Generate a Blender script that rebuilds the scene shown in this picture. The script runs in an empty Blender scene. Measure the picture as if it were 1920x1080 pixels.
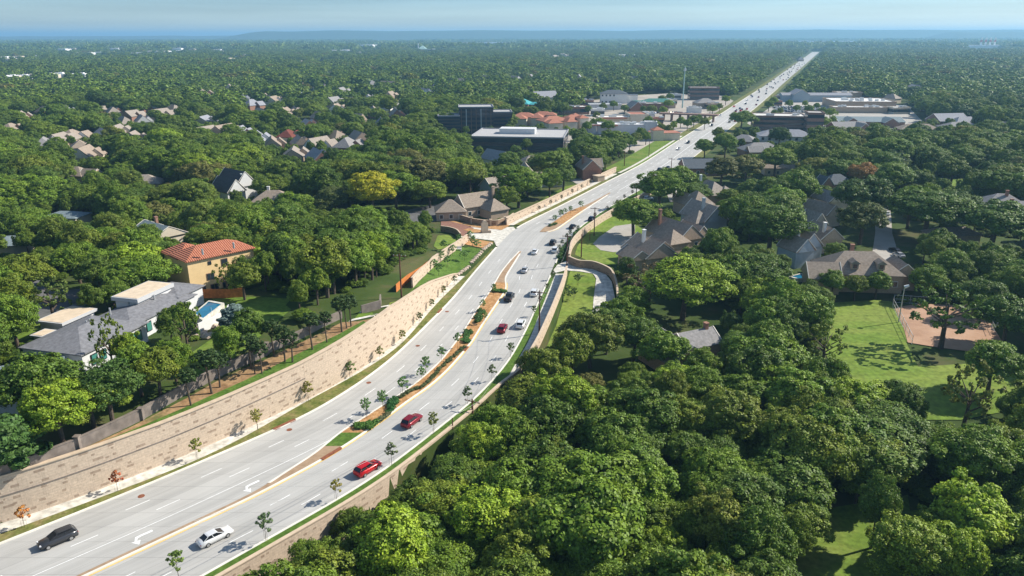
import bpy, bmesh, math, random
import numpy as np
from mathutils import Vector, Matrix

# ------------------------------------------------------------------ camera, world, sun, exposure
SC = bpy.context.scene
COL = SC.collection
FPX, PITCH, H = 1397.0, math.atan(474 / 1397), 66.0
cam_d = bpy.data.cameras.new('camera'); cam = bpy.data.objects.new('camera', cam_d); COL.objects.link(cam)
cam_d.sensor_width = 36; cam_d.lens = 36 * FPX / 1920; cam_d.clip_start = 1; cam_d.clip_end = 80000
cam.location = (0, 0, H); cam.rotation_euler = (math.pi / 2 - PITCH, math.radians(0.12), 0)
SC.camera = cam
SUN_EL = math.radians(38); SUN_DX, SUN_DY = 0.951, 0.309
world = bpy.data.worlds.new('World'); SC.world = world; world.use_nodes = True
wn = world.node_tree; bg = wn.nodes['Background']
sky = wn.nodes.new('ShaderNodeTexSky'); sky.sky_type = 'NISHITA'; sky.sun_disc = False
sky.sun_elevation = SUN_EL; sky.sun_rotation = math.atan2(SUN_DX, SUN_DY)
sky.air_density = 1.3; sky.dust_density = 0.6; sky.ozone_density = 2.5; sky.altitude = 200
wg = wn.nodes.new('ShaderNodeTexCoord'); wsx = wn.nodes.new('ShaderNodeSeparateXYZ'); wn.links.new(wg.outputs['Generated'], wsx.inputs[0])
wr = wn.nodes.new('ShaderNodeValToRGB'); wr.color_ramp.elements[0].position = 0.0; wr.color_ramp.elements[0].color = (1.02, 1.28, 1.74, 1); wr.color_ramp.elements[1].position = 0.30; wr.color_ramp.elements[1].color = (1, 1, 1, 1)
q_ = wr.color_ramp.elements.new(0.045); q_.color = (0.54, 0.80, 1.26, 1)
wm = wn.nodes.new('ShaderNodeMix'); wm.data_type = 'RGBA'; wm.blend_type = 'MULTIPLY'; wm.inputs[0].default_value = 1
wn.links.new(wsx.outputs[2], wr.inputs[0]); wn.links.new(sky.outputs[0], wm.inputs[6]); wn.links.new(wr.outputs[0], wm.inputs[7])
wno = wn.nodes.new('ShaderNodeTexNoise'); wno.inputs['Scale'].default_value = 2.2; wno.inputs['Detail'].default_value = 5
wmp = wn.nodes.new('ShaderNodeMapping'); wmp.inputs['Scale'].default_value = (1, 1, 26); wn.links.new(wg.outputs['Generated'], wmp.inputs[0]); wn.links.new(wmp.outputs[0], wno.inputs['Vector'])
wmr = wn.nodes.new('ShaderNodeMapRange'); wmr.inputs[1].default_value = .38; wmr.inputs[2].default_value = .68; wmr.inputs[3].default_value = .90; wmr.inputs[4].default_value = 1.12; wn.links.new(wno.outputs[0], wmr.inputs[0])
wsc = wn.nodes.new('ShaderNodeVectorMath'); wsc.operation = 'SCALE'; wn.links.new(wm.outputs[2], wsc.inputs[0]); wn.links.new(wmr.outputs[0], wsc.inputs['Scale'])
wn.links.new(wsc.outputs[0], bg.inputs[0]); bg.inputs[1].default_value = 0.088
sd = bpy.data.lights.new('sun', 'SUN'); sd.energy = 5.0; sd.angle = math.radians(0.5); sd.color = (1, 0.94, 0.84)
sun = bpy.data.objects.new('sun', sd); COL.objects.link(sun)
sv = Vector((SUN_DX * math.cos(SUN_EL), SUN_DY * math.cos(SUN_EL), math.sin(SUN_EL)))
sun.rotation_euler = sv.to_track_quat('Z', 'Y').to_euler()
SC.view_settings.view_transform = 'Standard'; SC.view_settings.look = 'None'
SC.view_settings.exposure = 0.56; SC.view_settings.gamma = 1
SC.cycles.max_bounces = 4; SC.cycles.diffuse_bounces = 2; SC.cycles.glossy_bounces = 2
SC.cycles.transmission_bounces = 2; SC.cycles.volume_bounces = 0; SC.cycles.transparent_max_bounces = 4
SC.cycles.use_denoising = True
RNG = np.random.default_rng(7); random.seed(7)

# ------------------------------------------------------------------ projection helpers
CP, SP = math.cos(PITCH), math.sin(PITCH)
def W(x, y, z=0.0):
    a = 540 - y
    d = (x - 960, FPX * CP + a * SP, -FPX * SP + a * CP)
    t = (z - H) / d[2]
    return (t * d[0], t * d[1])
def proj(X, Y, Z):
    X, Y, Z = np.asarray(X, float), np.asarray(Y, float), np.asarray(Z, float) - H
    dep = Y * CP - Z * SP; up = Y * SP + Z * CP
    return 960 + FPX * X / dep, 540 - FPX * up / dep, dep

# ------------------------------------------------------------------ corridor lines x(Y)
YG = np.arange(-120.0, 3400.0, 1.0)
def line(pts, z=0.0, sm=0.035, world_pts=None):
    w = [W(a, b, z) for a, b in pts] if world_pts is None else world_pts
    w = sorted(w, key=lambda q: q[1])
    xs = np.array([q[0] for q in w]); ys = np.array([q[1] for q in w])
    v = np.interp(YG, ys, xs)
    k0 = (xs[1] - xs[0]) / (ys[1] - ys[0]) if len(w) > 1 else 0
    k1 = (xs[-1] - xs[-2]) / (ys[-1] - ys[-2])
    v = np.where(YG < ys[0], xs[0] + (YG - ys[0]) * k0, v)
    v = np.where(YG > ys[-1], xs[-1] + (YG - ys[-1]) * k1, v)
    out = v.copy()
    for i, y in enumerate(YG):
        s = max(2.0, sm * abs(y)); k = int(3 * s) + 1
        a, b = max(0, i - k), min(len(YG), i + k + 1)
        kk = min(i - a, b - 1 - i); a, b = i - kk, i + kk + 1
        g = np.exp(-0.5 * ((YG[a:b] - y) / s) ** 2)
        out[i] = (v[a:b] * g).sum() / g.sum()
    return out
def fx(l, y): return np.interp(y, YG, l)
def offl(l, d):                                   # d > 0 towards +x side, measured square to the line
    dx = np.gradient(l, YG); n = np.sqrt(1 + dx * dx)
    X = l + d / n; Y = YG - d * dx / n
    o = np.argsort(Y); return np.interp(YG, Y[o], X[o])
KR = line([(480,1020),(637,932),(712,885),(810,810),(892,745),(950,680),(985,617),(1010,560),(1032,512),(1045,480),(1060,450),(1090,422),(1135,392),(1200,356),(1245,332),(1290,303)],
          world_pts=None)
_far = [(202.9, 675.0), (337.0, 1016.2), (1082.0, 2833.6)]
def wl(pts, z=0.0): return [W(a, b, z) for a, b in pts]
KR = line(None, world_pts=wl([(480,1020),(637,932),(712,885),(810,810),(892,745),(950,680),(985,617),(1010,560),(1032,512),(1045,480),(1060,450),(1090,422),(1135,392),(1200,356),(1245,332),(1290,303)]) + [(235.0, 735.0), (352.0, 1016.2), (1108.0, 2833.6)])
KL = line(None, world_pts=wl([(0,1019),(250,920),(480,822),(592,771),(692,707),(750,660),(805,605),(850,560),(890,510),(930,465),(960,430),(1040,392),(1120,351),(1140,340),(1180,321),(1210,305),(1272,264),(1335,225)]) + [(330.0, 1016.2), (1080.0, 2833.6)])
SL = line([(0,1000),(60,980),(230,916),(377,861),(480,807),(577,750),(655,710),(710,677),(755,645),(785,607),(825,561),(880,510),(927,460)])
WL = line([(0,982),(60,965),(207,910),(322,864),(450,810),(480,795),(550,762),(635,720),(692,682),(745,643),(767,619),(795,587),(812,567),(850,522),(855,517),(900,478),(915,462)])
ML = line([(140,1080),(480,921),(545,877),(587,852),(605,836),(620,824),(640,806),(670,790),(692,775),(745,742),(787,712),(825,677),(845,652),(865,625),(893,580),(915,550),(927,530),(937,512),(953,492),(977,467)], sm=0.012)
MR = line([(162,1080),(480,930),(542,897),(607,862),(660,829),(727,782),(765,753),(807,725),(840,695),(865,667),(887,640),(905,610),(937,563),(949,546),(951,538),(948,521),(963,497),(983,465)], sm=0.010)
M2L = line([(1010,437),(1017,428),(1033,420),(1065,397),(1103,383),(1140,363)], sm=0.008)
M2R = line([(1012,437.5),(1037,433),(1053,422),(1080,403),(1103,388),(1141,364)], sm=0.008)
SR = line([(952,707),(965,682),(992,640),(1006,600),(1017,572),(1027,547),(1042,512)])
GR = line(None, world_pts=wl([(480,1030),(640,940),(730,882),(820,817),(880,772),(952,707)]) + wl([(987,670),(1010,630),(1035,575),(1055,525),(1062,500)], 2.4) + wl([(1067,477),(1070,452),(1090,430),(1135,400),(1200,367),(1260,330)], 2.4) + [(245.0, 735.0), (362.0, 1016.2), (1118.0, 2833.6)], sm=0.02)
GR = np.where(YG < 142, np.maximum(GR, offl(KR, 2.0)), GR)
WLG = np.where(YG < 236, WL, offl(KL, -5.0)); WLG = np.where((YG >= 226) & (YG < 246), WL + (offl(KL, -5.0) - WL) * np.clip((YG - 226) / 20, 0, 1), WLG)

def ss(t): t = np.clip(t, 0, 1); return t * t * (3 - 2 * t)
ZW_Y = [60, 90, 106, 118, 127, 135, 145, 155, 163, 175, 183, 203, 206, 260]
ZW_Z = [7.2, 7.1, 7.0, 7.4, 7.6, 8.2, 8.7, 9.0, 8.3, 6.9, 5.6, 1.1, 0.3, 0]
def wallh(Y): return np.interp(Y, ZW_Y, ZW_Z)
def plat(Y): return np.interp(Y, [60, 118, 150, 165, 180, 195, 212, 232, 262], [8.0, 8.4, 9.2, 8.8, 7.4, 6.0, 4.2, 1.8, 0])
def lowr(Y): return np.interp(Y, [80, 110, 140, 194, 206], [-6.5, -5.5, -3.0, -3.0, -0.05])
def terr(X, Y):
    X, Y = np.asarray(X, float), np.asarray(Y, float)
    l = fx(WLG, Y); r = fx(GR, Y) + 0.25
    d = l - X
    wh, pl = wallh(Y), plat(Y)
    zl = np.where(d < 0.3, wh * np.clip(d / 0.3, 0, 1), wh + (pl - wh) * ss(d / 15.0))
    zr = lowr(Y)
    return np.where(X < l, zl, np.where(X > r, zr, 0.0)) - 0.12
def G(px, py):                                    # where the ray through a photo point first meets the ground
    a = 540 - py; d = np.array([px - 960, FPX * CP + a * SP, -FPX * SP + a * CP])
    zs = np.linspace(12, -9, 421); t = (zs - H) / d[2]; X, Y = t * d[0], t * d[1]
    k = int(np.argmax(zs <= terr(X, Y))); 
    return float(X[k]), float(Y[k]), float(terr(X[k], Y[k]))

# ------------------------------------------------------------------ materials
MATS = {}
def mat(name, col, rough=0.8, metal=0.0, var=0.15, scale=3.0, spec=0.3, objcol=False, bump=0.0, detail=4):
    if name in MATS: return MATS[name]
    m = bpy.data.materials.new(name); m.use_nodes = True; nt = m.node_tree; b = nt.nodes['Principled BSDF']
    b.inputs['Roughness'].default_value = rough; b.inputs['Metallic'].default_value = metal
    b.inputs['Specular IOR Level'].default_value = spec
    N = nt.nodes.new; L = nt.links.new
    src = None
    if objcol:
        oi = N('ShaderNodeObjectInfo'); src = oi.outputs['Color']
    if var > 0:
        tc = N('ShaderNodeTexCoord'); no = N('ShaderNodeTexNoise'); no.inputs['Scale'].default_value = scale; no.inputs['Detail'].default_value = detail
        L(tc.outputs['Object'], no.inputs['Vector'])
        mr = N('ShaderNodeMapRange'); mr.inputs[1].default_value = 0.3; mr.inputs[2].default_value = 0.7; mr.inputs[3].default_value = 1 - var; mr.inputs[4].default_value = 1 + var
        L(no.outputs[0], mr.inputs[0])
        mx = N('ShaderNodeVectorMath'); mx.operation = 'SCALE'
        if src: L(src, mx.inputs[0])
        else: mx.inputs[0].default_value = col[:3]
        L(mr.outputs[0], mx.inputs['Scale']); L(mx.outputs[0], b.inputs['Base Color'])
        if bump:
            bp = N('ShaderNodeBump'); bp.inputs['Strength'].default_value = bump; L(no.outputs[0], bp.inputs['Height']); L(bp.outputs[0], b.inputs['Normal'])
    elif src: L(src, b.inputs['Base Color'])
    else: b.inputs['Base Color'].default_value = (*col[:3], 1)
    MATS[name] = m; return m
def nodes_of(m): return m.node_tree.nodes, m.node_tree.links, m.node_tree.nodes['Principled BSDF']
def ramp(nt, stops):
    r = nt.nodes.new('ShaderNodeValToRGB'); e = r.color_ramp.elements
    e[0].position, e[0].color = stops[0][0], (*stops[0][1], 1); e[1].position, e[1].color = stops[-1][0], (*stops[-1][1], 1)
    for p, c in stops[1:-1]: q = e.new(p); q.color = (*c, 1)
    return r
def noise_mat(name, stops, scale, detail=6, rough=0.9, scale2=None, stretch=None):
    m = bpy.data.materials.new(name); m.use_nodes = True; n, l, b = nodes_of(m); b.inputs['Roughness'].default_value = rough; b.inputs['Specular IOR Level'].default_value = 0.1
    g = n.new('ShaderNodeNewGeometry'); no = n.new('ShaderNodeTexNoise'); no.inputs['Scale'].default_value = scale; no.inputs['Detail'].default_value = detail; no.inputs['Roughness'].default_value = 0.65
    if stretch:
        mp = n.new('ShaderNodeMapping'); mp.inputs['Scale'].default_value = stretch; l.new(g.outputs['Position'], mp.inputs[0]); l.new(mp.outputs[0], no.inputs['Vector'])
    else: l.new(g.outputs['Position'], no.inputs['Vector'])
    r = ramp(m.node_tree, stops); l.new(no.outputs[0], r.inputs[0]); out = r.outputs[0]
    if scale2:
        n2 = n.new('ShaderNodeTexNoise'); n2.inputs['Scale'].default_value = scale2; n2.inputs['Detail'].default_value = 3; l.new(g.outputs['Position'], n2.inputs['Vector'])
        mr = n.new('ShaderNodeMapRange'); mr.inputs[1].default_value = 0.3; mr.inputs[2].default_value = 0.7; mr.inputs[3].default_value = 0.72; mr.inputs[4].default_value = 1.25; l.new(n2.outputs[0], mr.inputs[0])
        sc = n.new('ShaderNodeVectorMath'); sc.operation = 'SCALE'; l.new(out, sc.inputs[0]); l.new(mr.outputs[0], sc.inputs['Scale']); out = sc.outputs[0]
    l.new(out, b.inputs['Base Color']); MATS[name] = m; return m
M_ground = noise_mat('woodland_floor', [(0.3, (0.030, 0.055, 0.012)), (0.5, (0.055, 0.085, 0.02)), (0.62, (0.10, 0.095, 0.04)), (0.75, (0.05, 0.09, 0.02))], 0.05, 8)
M_grass = noise_mat('mown_grass', [(0.3, (0.085, 0.15, 0.022)), (0.5, (0.13, 0.20, 0.03)), (0.7, (0.20, 0.22, 0.055))], 0.09, 7, scale2=1.2)
M_field = noise_mat('field_grass', [(0.25, (0.10, 0.165, 0.024)), (0.42, (0.14, 0.215, 0.032)), (0.58, (0.19, 0.24, 0.048)), (0.74, (0.12, 0.18, 0.028))], 0.06, 10, scale2=0.9, stretch=(0.6, 1.9, 1))
M_verge = noise_mat('verge_grass', [(0.32, (0.08, 0.11, 0.022)), (0.5, (0.15, 0.16, 0.045)), (0.68, (0.25, 0.20, 0.09))], 0.35, 8, scale2=2.0)
M_green = noise_mat('green_verge_grass', [(0.3, (0.055, 0.11, 0.016)), (0.6, (0.10, 0.17, 0.03)), (0.8, (0.2, 0.2, 0.06))], 0.4, 8, scale2=2.0)
M_dirt = noise_mat('bare_earth', [(0.3, (0.20, 0.115, 0.055)), (0.55, (0.33, 0.21, 0.11)), (0.66, (0.18, 0.15, 0.06)), (0.8, (0.07, 0.12, 0.03))], 0.22, 8, scale2=1.5)
M_mulch = noise_mat('bark_mulch', [(0.3, (0.26, 0.14, 0.06)), (0.5, (0.44, 0.24, 0.10)), (0.64, (0.54, 0.34, 0.18)), (0.8, (0.22, 0.20, 0.08))], 0.7, 9, scale2=3.5)
M_clay = noise_mat('infield_clay', [(0.3, (0.27, 0.16, 0.10)), (0.5, (0.40, 0.25, 0.165)), (0.7, (0.48, 0.32, 0.22))], 0.12, 9)
M_walk = noise_mat('sidewalk_concrete', [(0.3, (0.52, 0.49, 0.42)), (0.7, (0.66, 0.63, 0.56))], 0.4, 6, scale2=0.9)
M_path = noise_mat('path_concrete', [(0.3, (0.42, 0.37, 0.29)), (0.7, (0.52, 0.46, 0.37))], 0.5, 6)
M_asph = noise_mat('asphalt', [(0.3, (0.10, 0.10, 0.105)), (0.7, (0.17, 0.165, 0.16))], 0.25, 7)
M_lot = noise_mat('car_park_paving', [(0.3, (0.30, 0.27, 0.23)), (0.7, (0.46, 0.41, 0.35))], 0.03, 8)
M_streetc = noise_mat('street_concrete', [(0.3, (0.34, 0.32, 0.28)), (0.7, (0.44, 0.41, 0.37))], 0.2, 7)
M_brickpave = noise_mat('brick_paving', [(0.3, (0.20, 0.10, 0.075)), (0.7, (0.30, 0.165, 0.12))], 1.2, 6)
M_medpave = noise_mat('median_paving', [(0.3, (0.28, 0.19, 0.115)), (0.7, (0.42, 0.30, 0.20))], 0.7, 8)
M_kerb = mat('kerb_concrete', (0.72, 0.68, 0.60), var=0.08, scale=0.4)
M_yellow = mat('yellow_line_paint', (0.72, 0.48, 0.12), var=0.15, scale=1.0)
M_white = mat('white_line_paint', (0.78, 0.78, 0.76), var=0.12, scale=1.5)
M_rust = mat('rusty_inlet_metal', (0.22, 0.08, 0.04), var=0.3, scale=2)

def road_mat():
    m = bpy.data.materials.new('road_concrete'); m.use_nodes = True; n, l, b = nodes_of(m); b.inputs['Roughness'].default_value = 0.75; b.inputs['Specular IOR Level'].default_value = 0.25
    uv = n.new('ShaderNodeUVMap'); sp = n.new('ShaderNodeSeparateXYZ'); l.new(uv.outputs[0], sp.inputs[0])
    def M(op, a, bv=None, c=None):
        q = n.new('ShaderNodeMath'); q.operation = op
        for i, v in enumerate((a, bv, c)):
            if v is None: continue
            if isinstance(v, (int, float)): q.inputs[i].default_value = v
            else: l.new(v, q.inputs[i])
        return q.outputs[0]
    fv = M('FRACT', M('DIVIDE', sp.outputs[1], 4.6)); jt = M('LESS_THAN', fv, 0.018)
    fu = M('FRACT', M('DIVIDE', M('ADD', sp.outputs[0], 0.9), 3.4)); ju = M('LESS_THAN', fu, 0.016)
    jn = M('MAXIMUM', jt, ju)
    # panel tone: a random value for every cast slab
    cx = n.new('ShaderNodeCombineXYZ'); l.new(M('FLOOR', M('DIVIDE', M('ADD', sp.outputs[0], 0.9), 3.4)), cx.inputs[0]); l.new(M('FLOOR', M('DIVIDE', sp.outputs[1], 23.0)), cx.inputs[1])
    wn_ = n.new('ShaderNodeTexWhiteNoise'); l.new(cx.outputs[0], wn_.inputs['Vector'])
    # tyre wear streaks along the lanes
    mp = n.new('ShaderNodeMapping'); mp.inputs['Scale'].default_value = (1.3, 0.02, 1); l.new(uv.outputs[0], mp.inputs[0])
    ns = n.new('ShaderNodeTexNoise'); ns.inputs['Scale'].default_value = 1.0; ns.inputs['Detail'].default_value = 5; l.new(mp.outputs[0], ns.inputs['Vector'])
    g = n.new('ShaderNodeNewGeometry'); n2 = n.new('ShaderNodeTexNoise'); n2.inputs['Scale'].default_value = 0.12; n2.inputs['Detail'].default_value = 8; l.new(g.outputs['Position'], n2.inputs['Vector'])
    wt = M('ABSOLUTE', M('SUBTRACT', M('FRACT', M('DIVIDE', M('ADD', sp.outputs[0], 0.9), 1.7)), 0.5))
    v = M('ADD', 0.58, M('MULTIPLY', ns.outputs[0], 0.42)); v = M('ADD', v, M('MULTIPLY', n2.outputs[0], 0.30)); v = M('ADD', v, M('MULTIPLY', wn_.outputs[0], 0.13)); v = M('ADD', v, M('MULTIPLY', wt, 0.10))
    v = M('MULTIPLY', v, M('SUBTRACT', 1.0, M('MULTIPLY', jn, 0.34)))
    sc = n.new('ShaderNodeVectorMath'); sc.operation = 'SCALE'; sc.inputs[0].default_value = (0.405, 0.395, 0.37); l.new(v, sc.inputs['Scale']); l.new(sc.outputs[0], b.inputs['Base Color'])
    return m
M_road = road_mat()

def block_mat(name, base, dark, bw=1.05, bh=0.42, frac=0.12):
    m = bpy.data.materials.new(name); m.use_nodes = True; n, l, b = nodes_of(m); b.inputs['Roughness'].default_value = 0.9; b.inputs['Specular IOR Level'].default_value = 0.1
    uv = n.new('ShaderNodeUVMap'); br = n.new('ShaderNodeTexBrick'); l.new(uv.outputs[0], br.inputs['Vector'])
    br.inputs['Scale'].default_value = 1.0; br.inputs['Brick Width'].default_value = bw; br.inputs['Row Height'].default_value = bh; br.inputs['Mortar Size'].default_value = 0.02
    br.inputs['Color1'].default_value = (0, 0, 0, 1); br.inputs['Color2'].default_value = (1, 1, 1, 1); br.inputs['Mortar'].default_value = (0.5, 0.5, 0.5, 1); br.offset = 0.37; br.squash = 1.0
    def M(op, a, bv=None):
        q = n.new('ShaderNodeMath'); q.operation = op
        for k_, v_ in enumerate((a, bv)):
            if v_ is None: continue
            if isinstance(v_, (int, float)): q.inputs[k_].default_value = v_
            else: l.new(v_, q.inputs[k_])
        return q.outputs[0]
    su = n.new('ShaderNodeSeparateXYZ'); l.new(uv.outputs[0], su.inputs[0])
    def layer(cw, ch_, hw, hh, off, prob):
        vr = M('DIVIDE', M('ADD', su.outputs[1], off), ch_); row = M('FLOOR', vr); w1 = n.new('ShaderNodeTexWhiteNoise'); w1.noise_dimensions = '1D'; l.new(M('ADD', row, off), w1.inputs['W'])
        ur = M('ADD', M('DIVIDE', su.outputs[0], cw), w1.outputs['Value']); colm = M('FLOOR', ur); cc = n.new('ShaderNodeCombineXYZ'); l.new(colm, cc.inputs[0]); l.new(row, cc.inputs[1]); w2 = n.new('ShaderNodeTexWhiteNoise'); l.new(cc.outputs[0], w2.inputs['Vector'])
        s2 = n.new('ShaderNodeSeparateColor'); l.new(w2.outputs['Color'], s2.inputs[0])
        du = M('ABSOLUTE', M('SUBTRACT', M('FRACT', ur), M('ADD', .25, M('MULTIPLY', s2.outputs[0], .5)))); dv = M('ABSOLUTE', M('SUBTRACT', M('FRACT', vr), M('ADD', .25, M('MULTIPLY', s2.outputs[1], .5))))
        inside = M('MULTIPLY', M('LESS_THAN', du, M('MULTIPLY', M('ADD', .5, s2.outputs[2]), hw / cw)), M('LESS_THAN', dv, hh / ch_)); return M('MULTIPLY', inside, M('LESS_THAN', w2.outputs['Value'], prob))
    mk = M('MAXIMUM', layer(3.3, 1.45, .50, .20, 0.0, .88), layer(2.6, 1.1, .20, .16, 3.3, .30))
    nn_ = n.new('ShaderNodeTexNoise'); nn_.inputs['Scale'].default_value = 1.6; l.new(uv.outputs[0], nn_.inputs['Vector']); mk = M('MULTIPLY', mk, M('ADD', .35, nn_.outputs[0]))
    jv = M('LESS_THAN', M('FRACT', M('DIVIDE', su.outputs[0], 3.05)), .016)
    mk = M('MAXIMUM', mk, M('MULTIPLY', jv, .35))
    rp = n.new('ShaderNodeMix'); rp.data_type = 'RGBA'; l.new(mk, rp.inputs[0]); rp.inputs[6].default_value = (*base, 1); rp.inputs[7].default_value = (*dark, 1)
    b2 = n.new('ShaderNodeTexBrick'); l.new(uv.outputs[0], b2.inputs['Vector']); b2.inputs['Scale'].default_value = 1.0; b2.inputs['Brick Width'].default_value = 1.1; b2.inputs['Row Height'].default_value = 0.42; b2.inputs['Mortar Size'].default_value = 0.022
    b2.inputs['Color1'].default_value = (1.04, 1.04, 1.04, 1); b2.inputs['Color2'].default_value = (0.94, 0.94, 0.94, 1); b2.inputs['Mortar'].default_value = (0.82, 0.82, 0.82, 1)
    no = n.new('ShaderNodeTexNoise'); no.inputs['Scale'].default_value = 2.5; no.inputs['Detail'].default_value = 6; l.new(uv.outputs[0], no.inputs['Vector'])
    mr = n.new('ShaderNodeMapRange'); mr.inputs[1].default_value = 0.3; mr.inputs[2].default_value = 0.7; mr.inputs[3].default_value = 0.86; mr.inputs[4].default_value = 1.1; l.new(no.outputs[0], mr.inputs[0])
    mu = n.new('ShaderNodeVectorMath'); mu.operation = 'MULTIPLY'; l.new(rp.outputs[2], mu.inputs[0]); l.new(b2.outputs['Color'], mu.inputs[1])
    sc = n.new('ShaderNodeVectorMath'); sc.operation = 'SCALE'; l.new(mu.outputs[0], sc.inputs[0]); l.new(mr.outputs[0], sc.inputs['Scale']); l.new(sc.outputs[0], b.inputs['Base Color'])
    bp = n.new('ShaderNodeBump'); bp.inputs['Strength'].default_value = 0.35; bp.inputs['Distance'].default_value = 0.06; l.new(br.outputs['Color'], bp.inputs['Height']); l.new(bp.outputs[0], b.inputs['Normal'])
    MATS[name] = m; return m
M_mse = block_mat('split_stone_blocks', (0.57, 0.455, 0.345), (0.33, 0.245, 0.18), frac=0.10)
M_mse2 = block_mat('brown_stone_blocks', (0.34, 0.24, 0.165), (0.21, 0.145, 0.10), frac=0.16)
M_cap = mat('tan_cap_stone', (0.56, 0.44, 0.32), var=0.1, scale=1)
M_fence = mat('grey_brown_fence_stone', (0.21, 0.175, 0.15), var=0.25, scale=0.8)
M_cedar = mat('cedar_boards', (0.50, 0.17, 0.04), var=0.25, scale=1.5)
M_pole = mat('brown_utility_wood', (0.13, 0.055, 0.035), var=0.25, scale=2)
M_metal = mat('galvanised_metal', (0.55, 0.56, 0.56), metal=0.5, rough=0.45, var=0.05)
M_wire = mat('wire', (0.42, 0.42, 0.40), var=0, rough=0.5)
M_bark = mat('bark', (0.10, 0.075, 0.055), var=0.3, scale=3)
M_glass = mat('dark_window_glass', (0.03, 0.045, 0.055), rough=0.08, var=0, spec=0.6)
M_tglass = mat('tinted_car_glass', (0.012, 0.015, 0.02), rough=0.06, var=0, spec=0.6)
M_tyre = mat('tyre_rubber', (0.02, 0.02, 0.02), rough=0.8, var=0)
M_rim = mat('alloy_rim', (0.5, 0.5, 0.5), metal=0.8, rough=0.3, var=0)
M_lamp = mat('clear_lamp_lens', (0.7, 0.7, 0.7), rough=0.15, var=0, spec=0.6)
M_tail = mat('red_tail_lens', (0.35, 0.015, 0.01), rough=0.2, var=0, spec=0.6)
M_paint = mat('car_paint', (0, 0, 0), rough=0.22, metal=0.25, var=0, spec=0.6, objcol=True)
M_black = mat('black_trim', (0.02, 0.02, 0.022), rough=0.5, var=0)
M_whitew = mat('white_wall', (0.72, 0.71, 0.68), var=0.05, scale=0.5)
M_pool = mat('pool_water', (0.01, 0.14, 0.24), rough=0.05, var=0.15, scale=0.6, spec=0.6)
M_stone = mat('pale_boulder_stone', (0.50, 0.40, 0.31), var=0.25, scale=1)

# ------------------------------------------------------------------ object helpers
def tag(o, label=None, cat=None, group=None, kind=None):
    if label: o['label'] = label
    if cat: o['category'] = cat
    if group: o['group'] = group
    if kind: o['kind'] = kind
    return o
def empty(name, loc, rz=0.0, label=None, cat=None, group=None):
    o = bpy.data.objects.new(name, None); COL.objects.link(o); o.location = loc; o.rotation_euler = (0, 0, rz); o.empty_display_size = 0.5
    return tag(o, label, cat, group)
class MB:
    def __init__(s): s.v = []; s.f = []; s.m = []; s.uv = []
    def face(s, pts, mi=0, uv=None):
        k = len(s.v); s.v += [tuple(p) for p in pts]; s.f.append(tuple(range(k, k + len(pts)))); s.m.append(mi); s.uv.append(uv)
    def box(s, c, d, mi=0, rz=0.0):
        cx, cy, cz = c; a, b, h = d[0] / 2, d[1] / 2, d[2] / 2; co, si = math.cos(rz), math.sin(rz)
        P = [(cx + x * co - y * si, cy + x * si + y * co, cz + z) for z in (-h, h) for x, y in ((-a, -b), (a, -b), (a, b), (-a, b))]
        for q in ((3, 2, 1, 0), (4, 5, 6, 7), (0, 1, 5, 4), (1, 2, 6, 5), (2, 3, 7, 6), (3, 0, 4, 7)): s.face([P[i] for i in q], mi)
    def tube(s, a, b, r0, r1, n=8, mi=0, cap=True):
        a, b = Vector(a), Vector(b); d = (b - a).normalized(); u = d.orthogonal().normalized(); w = d.cross(u)
        A = [a + (u * math.cos(t) + w * math.sin(t)) * r0 for t in [2 * math.pi * i / n for i in range(n)]]
        B = [b + (u * math.cos(t) + w * math.sin(t)) * r1 for t in [2 * math.pi * i / n for i in range(n)]]
        for i in range(n): j = (i + 1) % n; s.face([A[i], A[j], B[j], B[i]], mi)
        if cap: s.face(B, mi); s.face(A[::-1], mi)
    def build(s, name, mats, parent=None, smooth=False):
        me = bpy.data.meshes.new(name); me.from_pydata(s.v, [], s.f)
        if not isinstance(mats, (list, tuple)): mats = [mats]
        for m in mats: me.materials.append(m)
        me.polygons.foreach_set('material_index', s.m)
        if any(u is not None for u in s.uv):
            ul = me.uv_layers.new(name='UVMap'); k = 0
            for u, f in zip(s.uv, s.f):
                for i in range(len(f)): ul.data[k].uv = u[i] if u else (0, 0); k += 1
        if smooth: me.polygons.foreach_set('use_smooth', [True] * len(s.f))
        bm = bmesh.new(); bm.from_mesh(me); bmesh.ops.remove_doubles(bm, verts=bm.verts, dist=0.0005); bm.to_mesh(me); bm.free()
        o = bpy.data.objects.new(name, me); COL.objects.link(o)
        if parent: o.parent = parent
        return o

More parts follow.
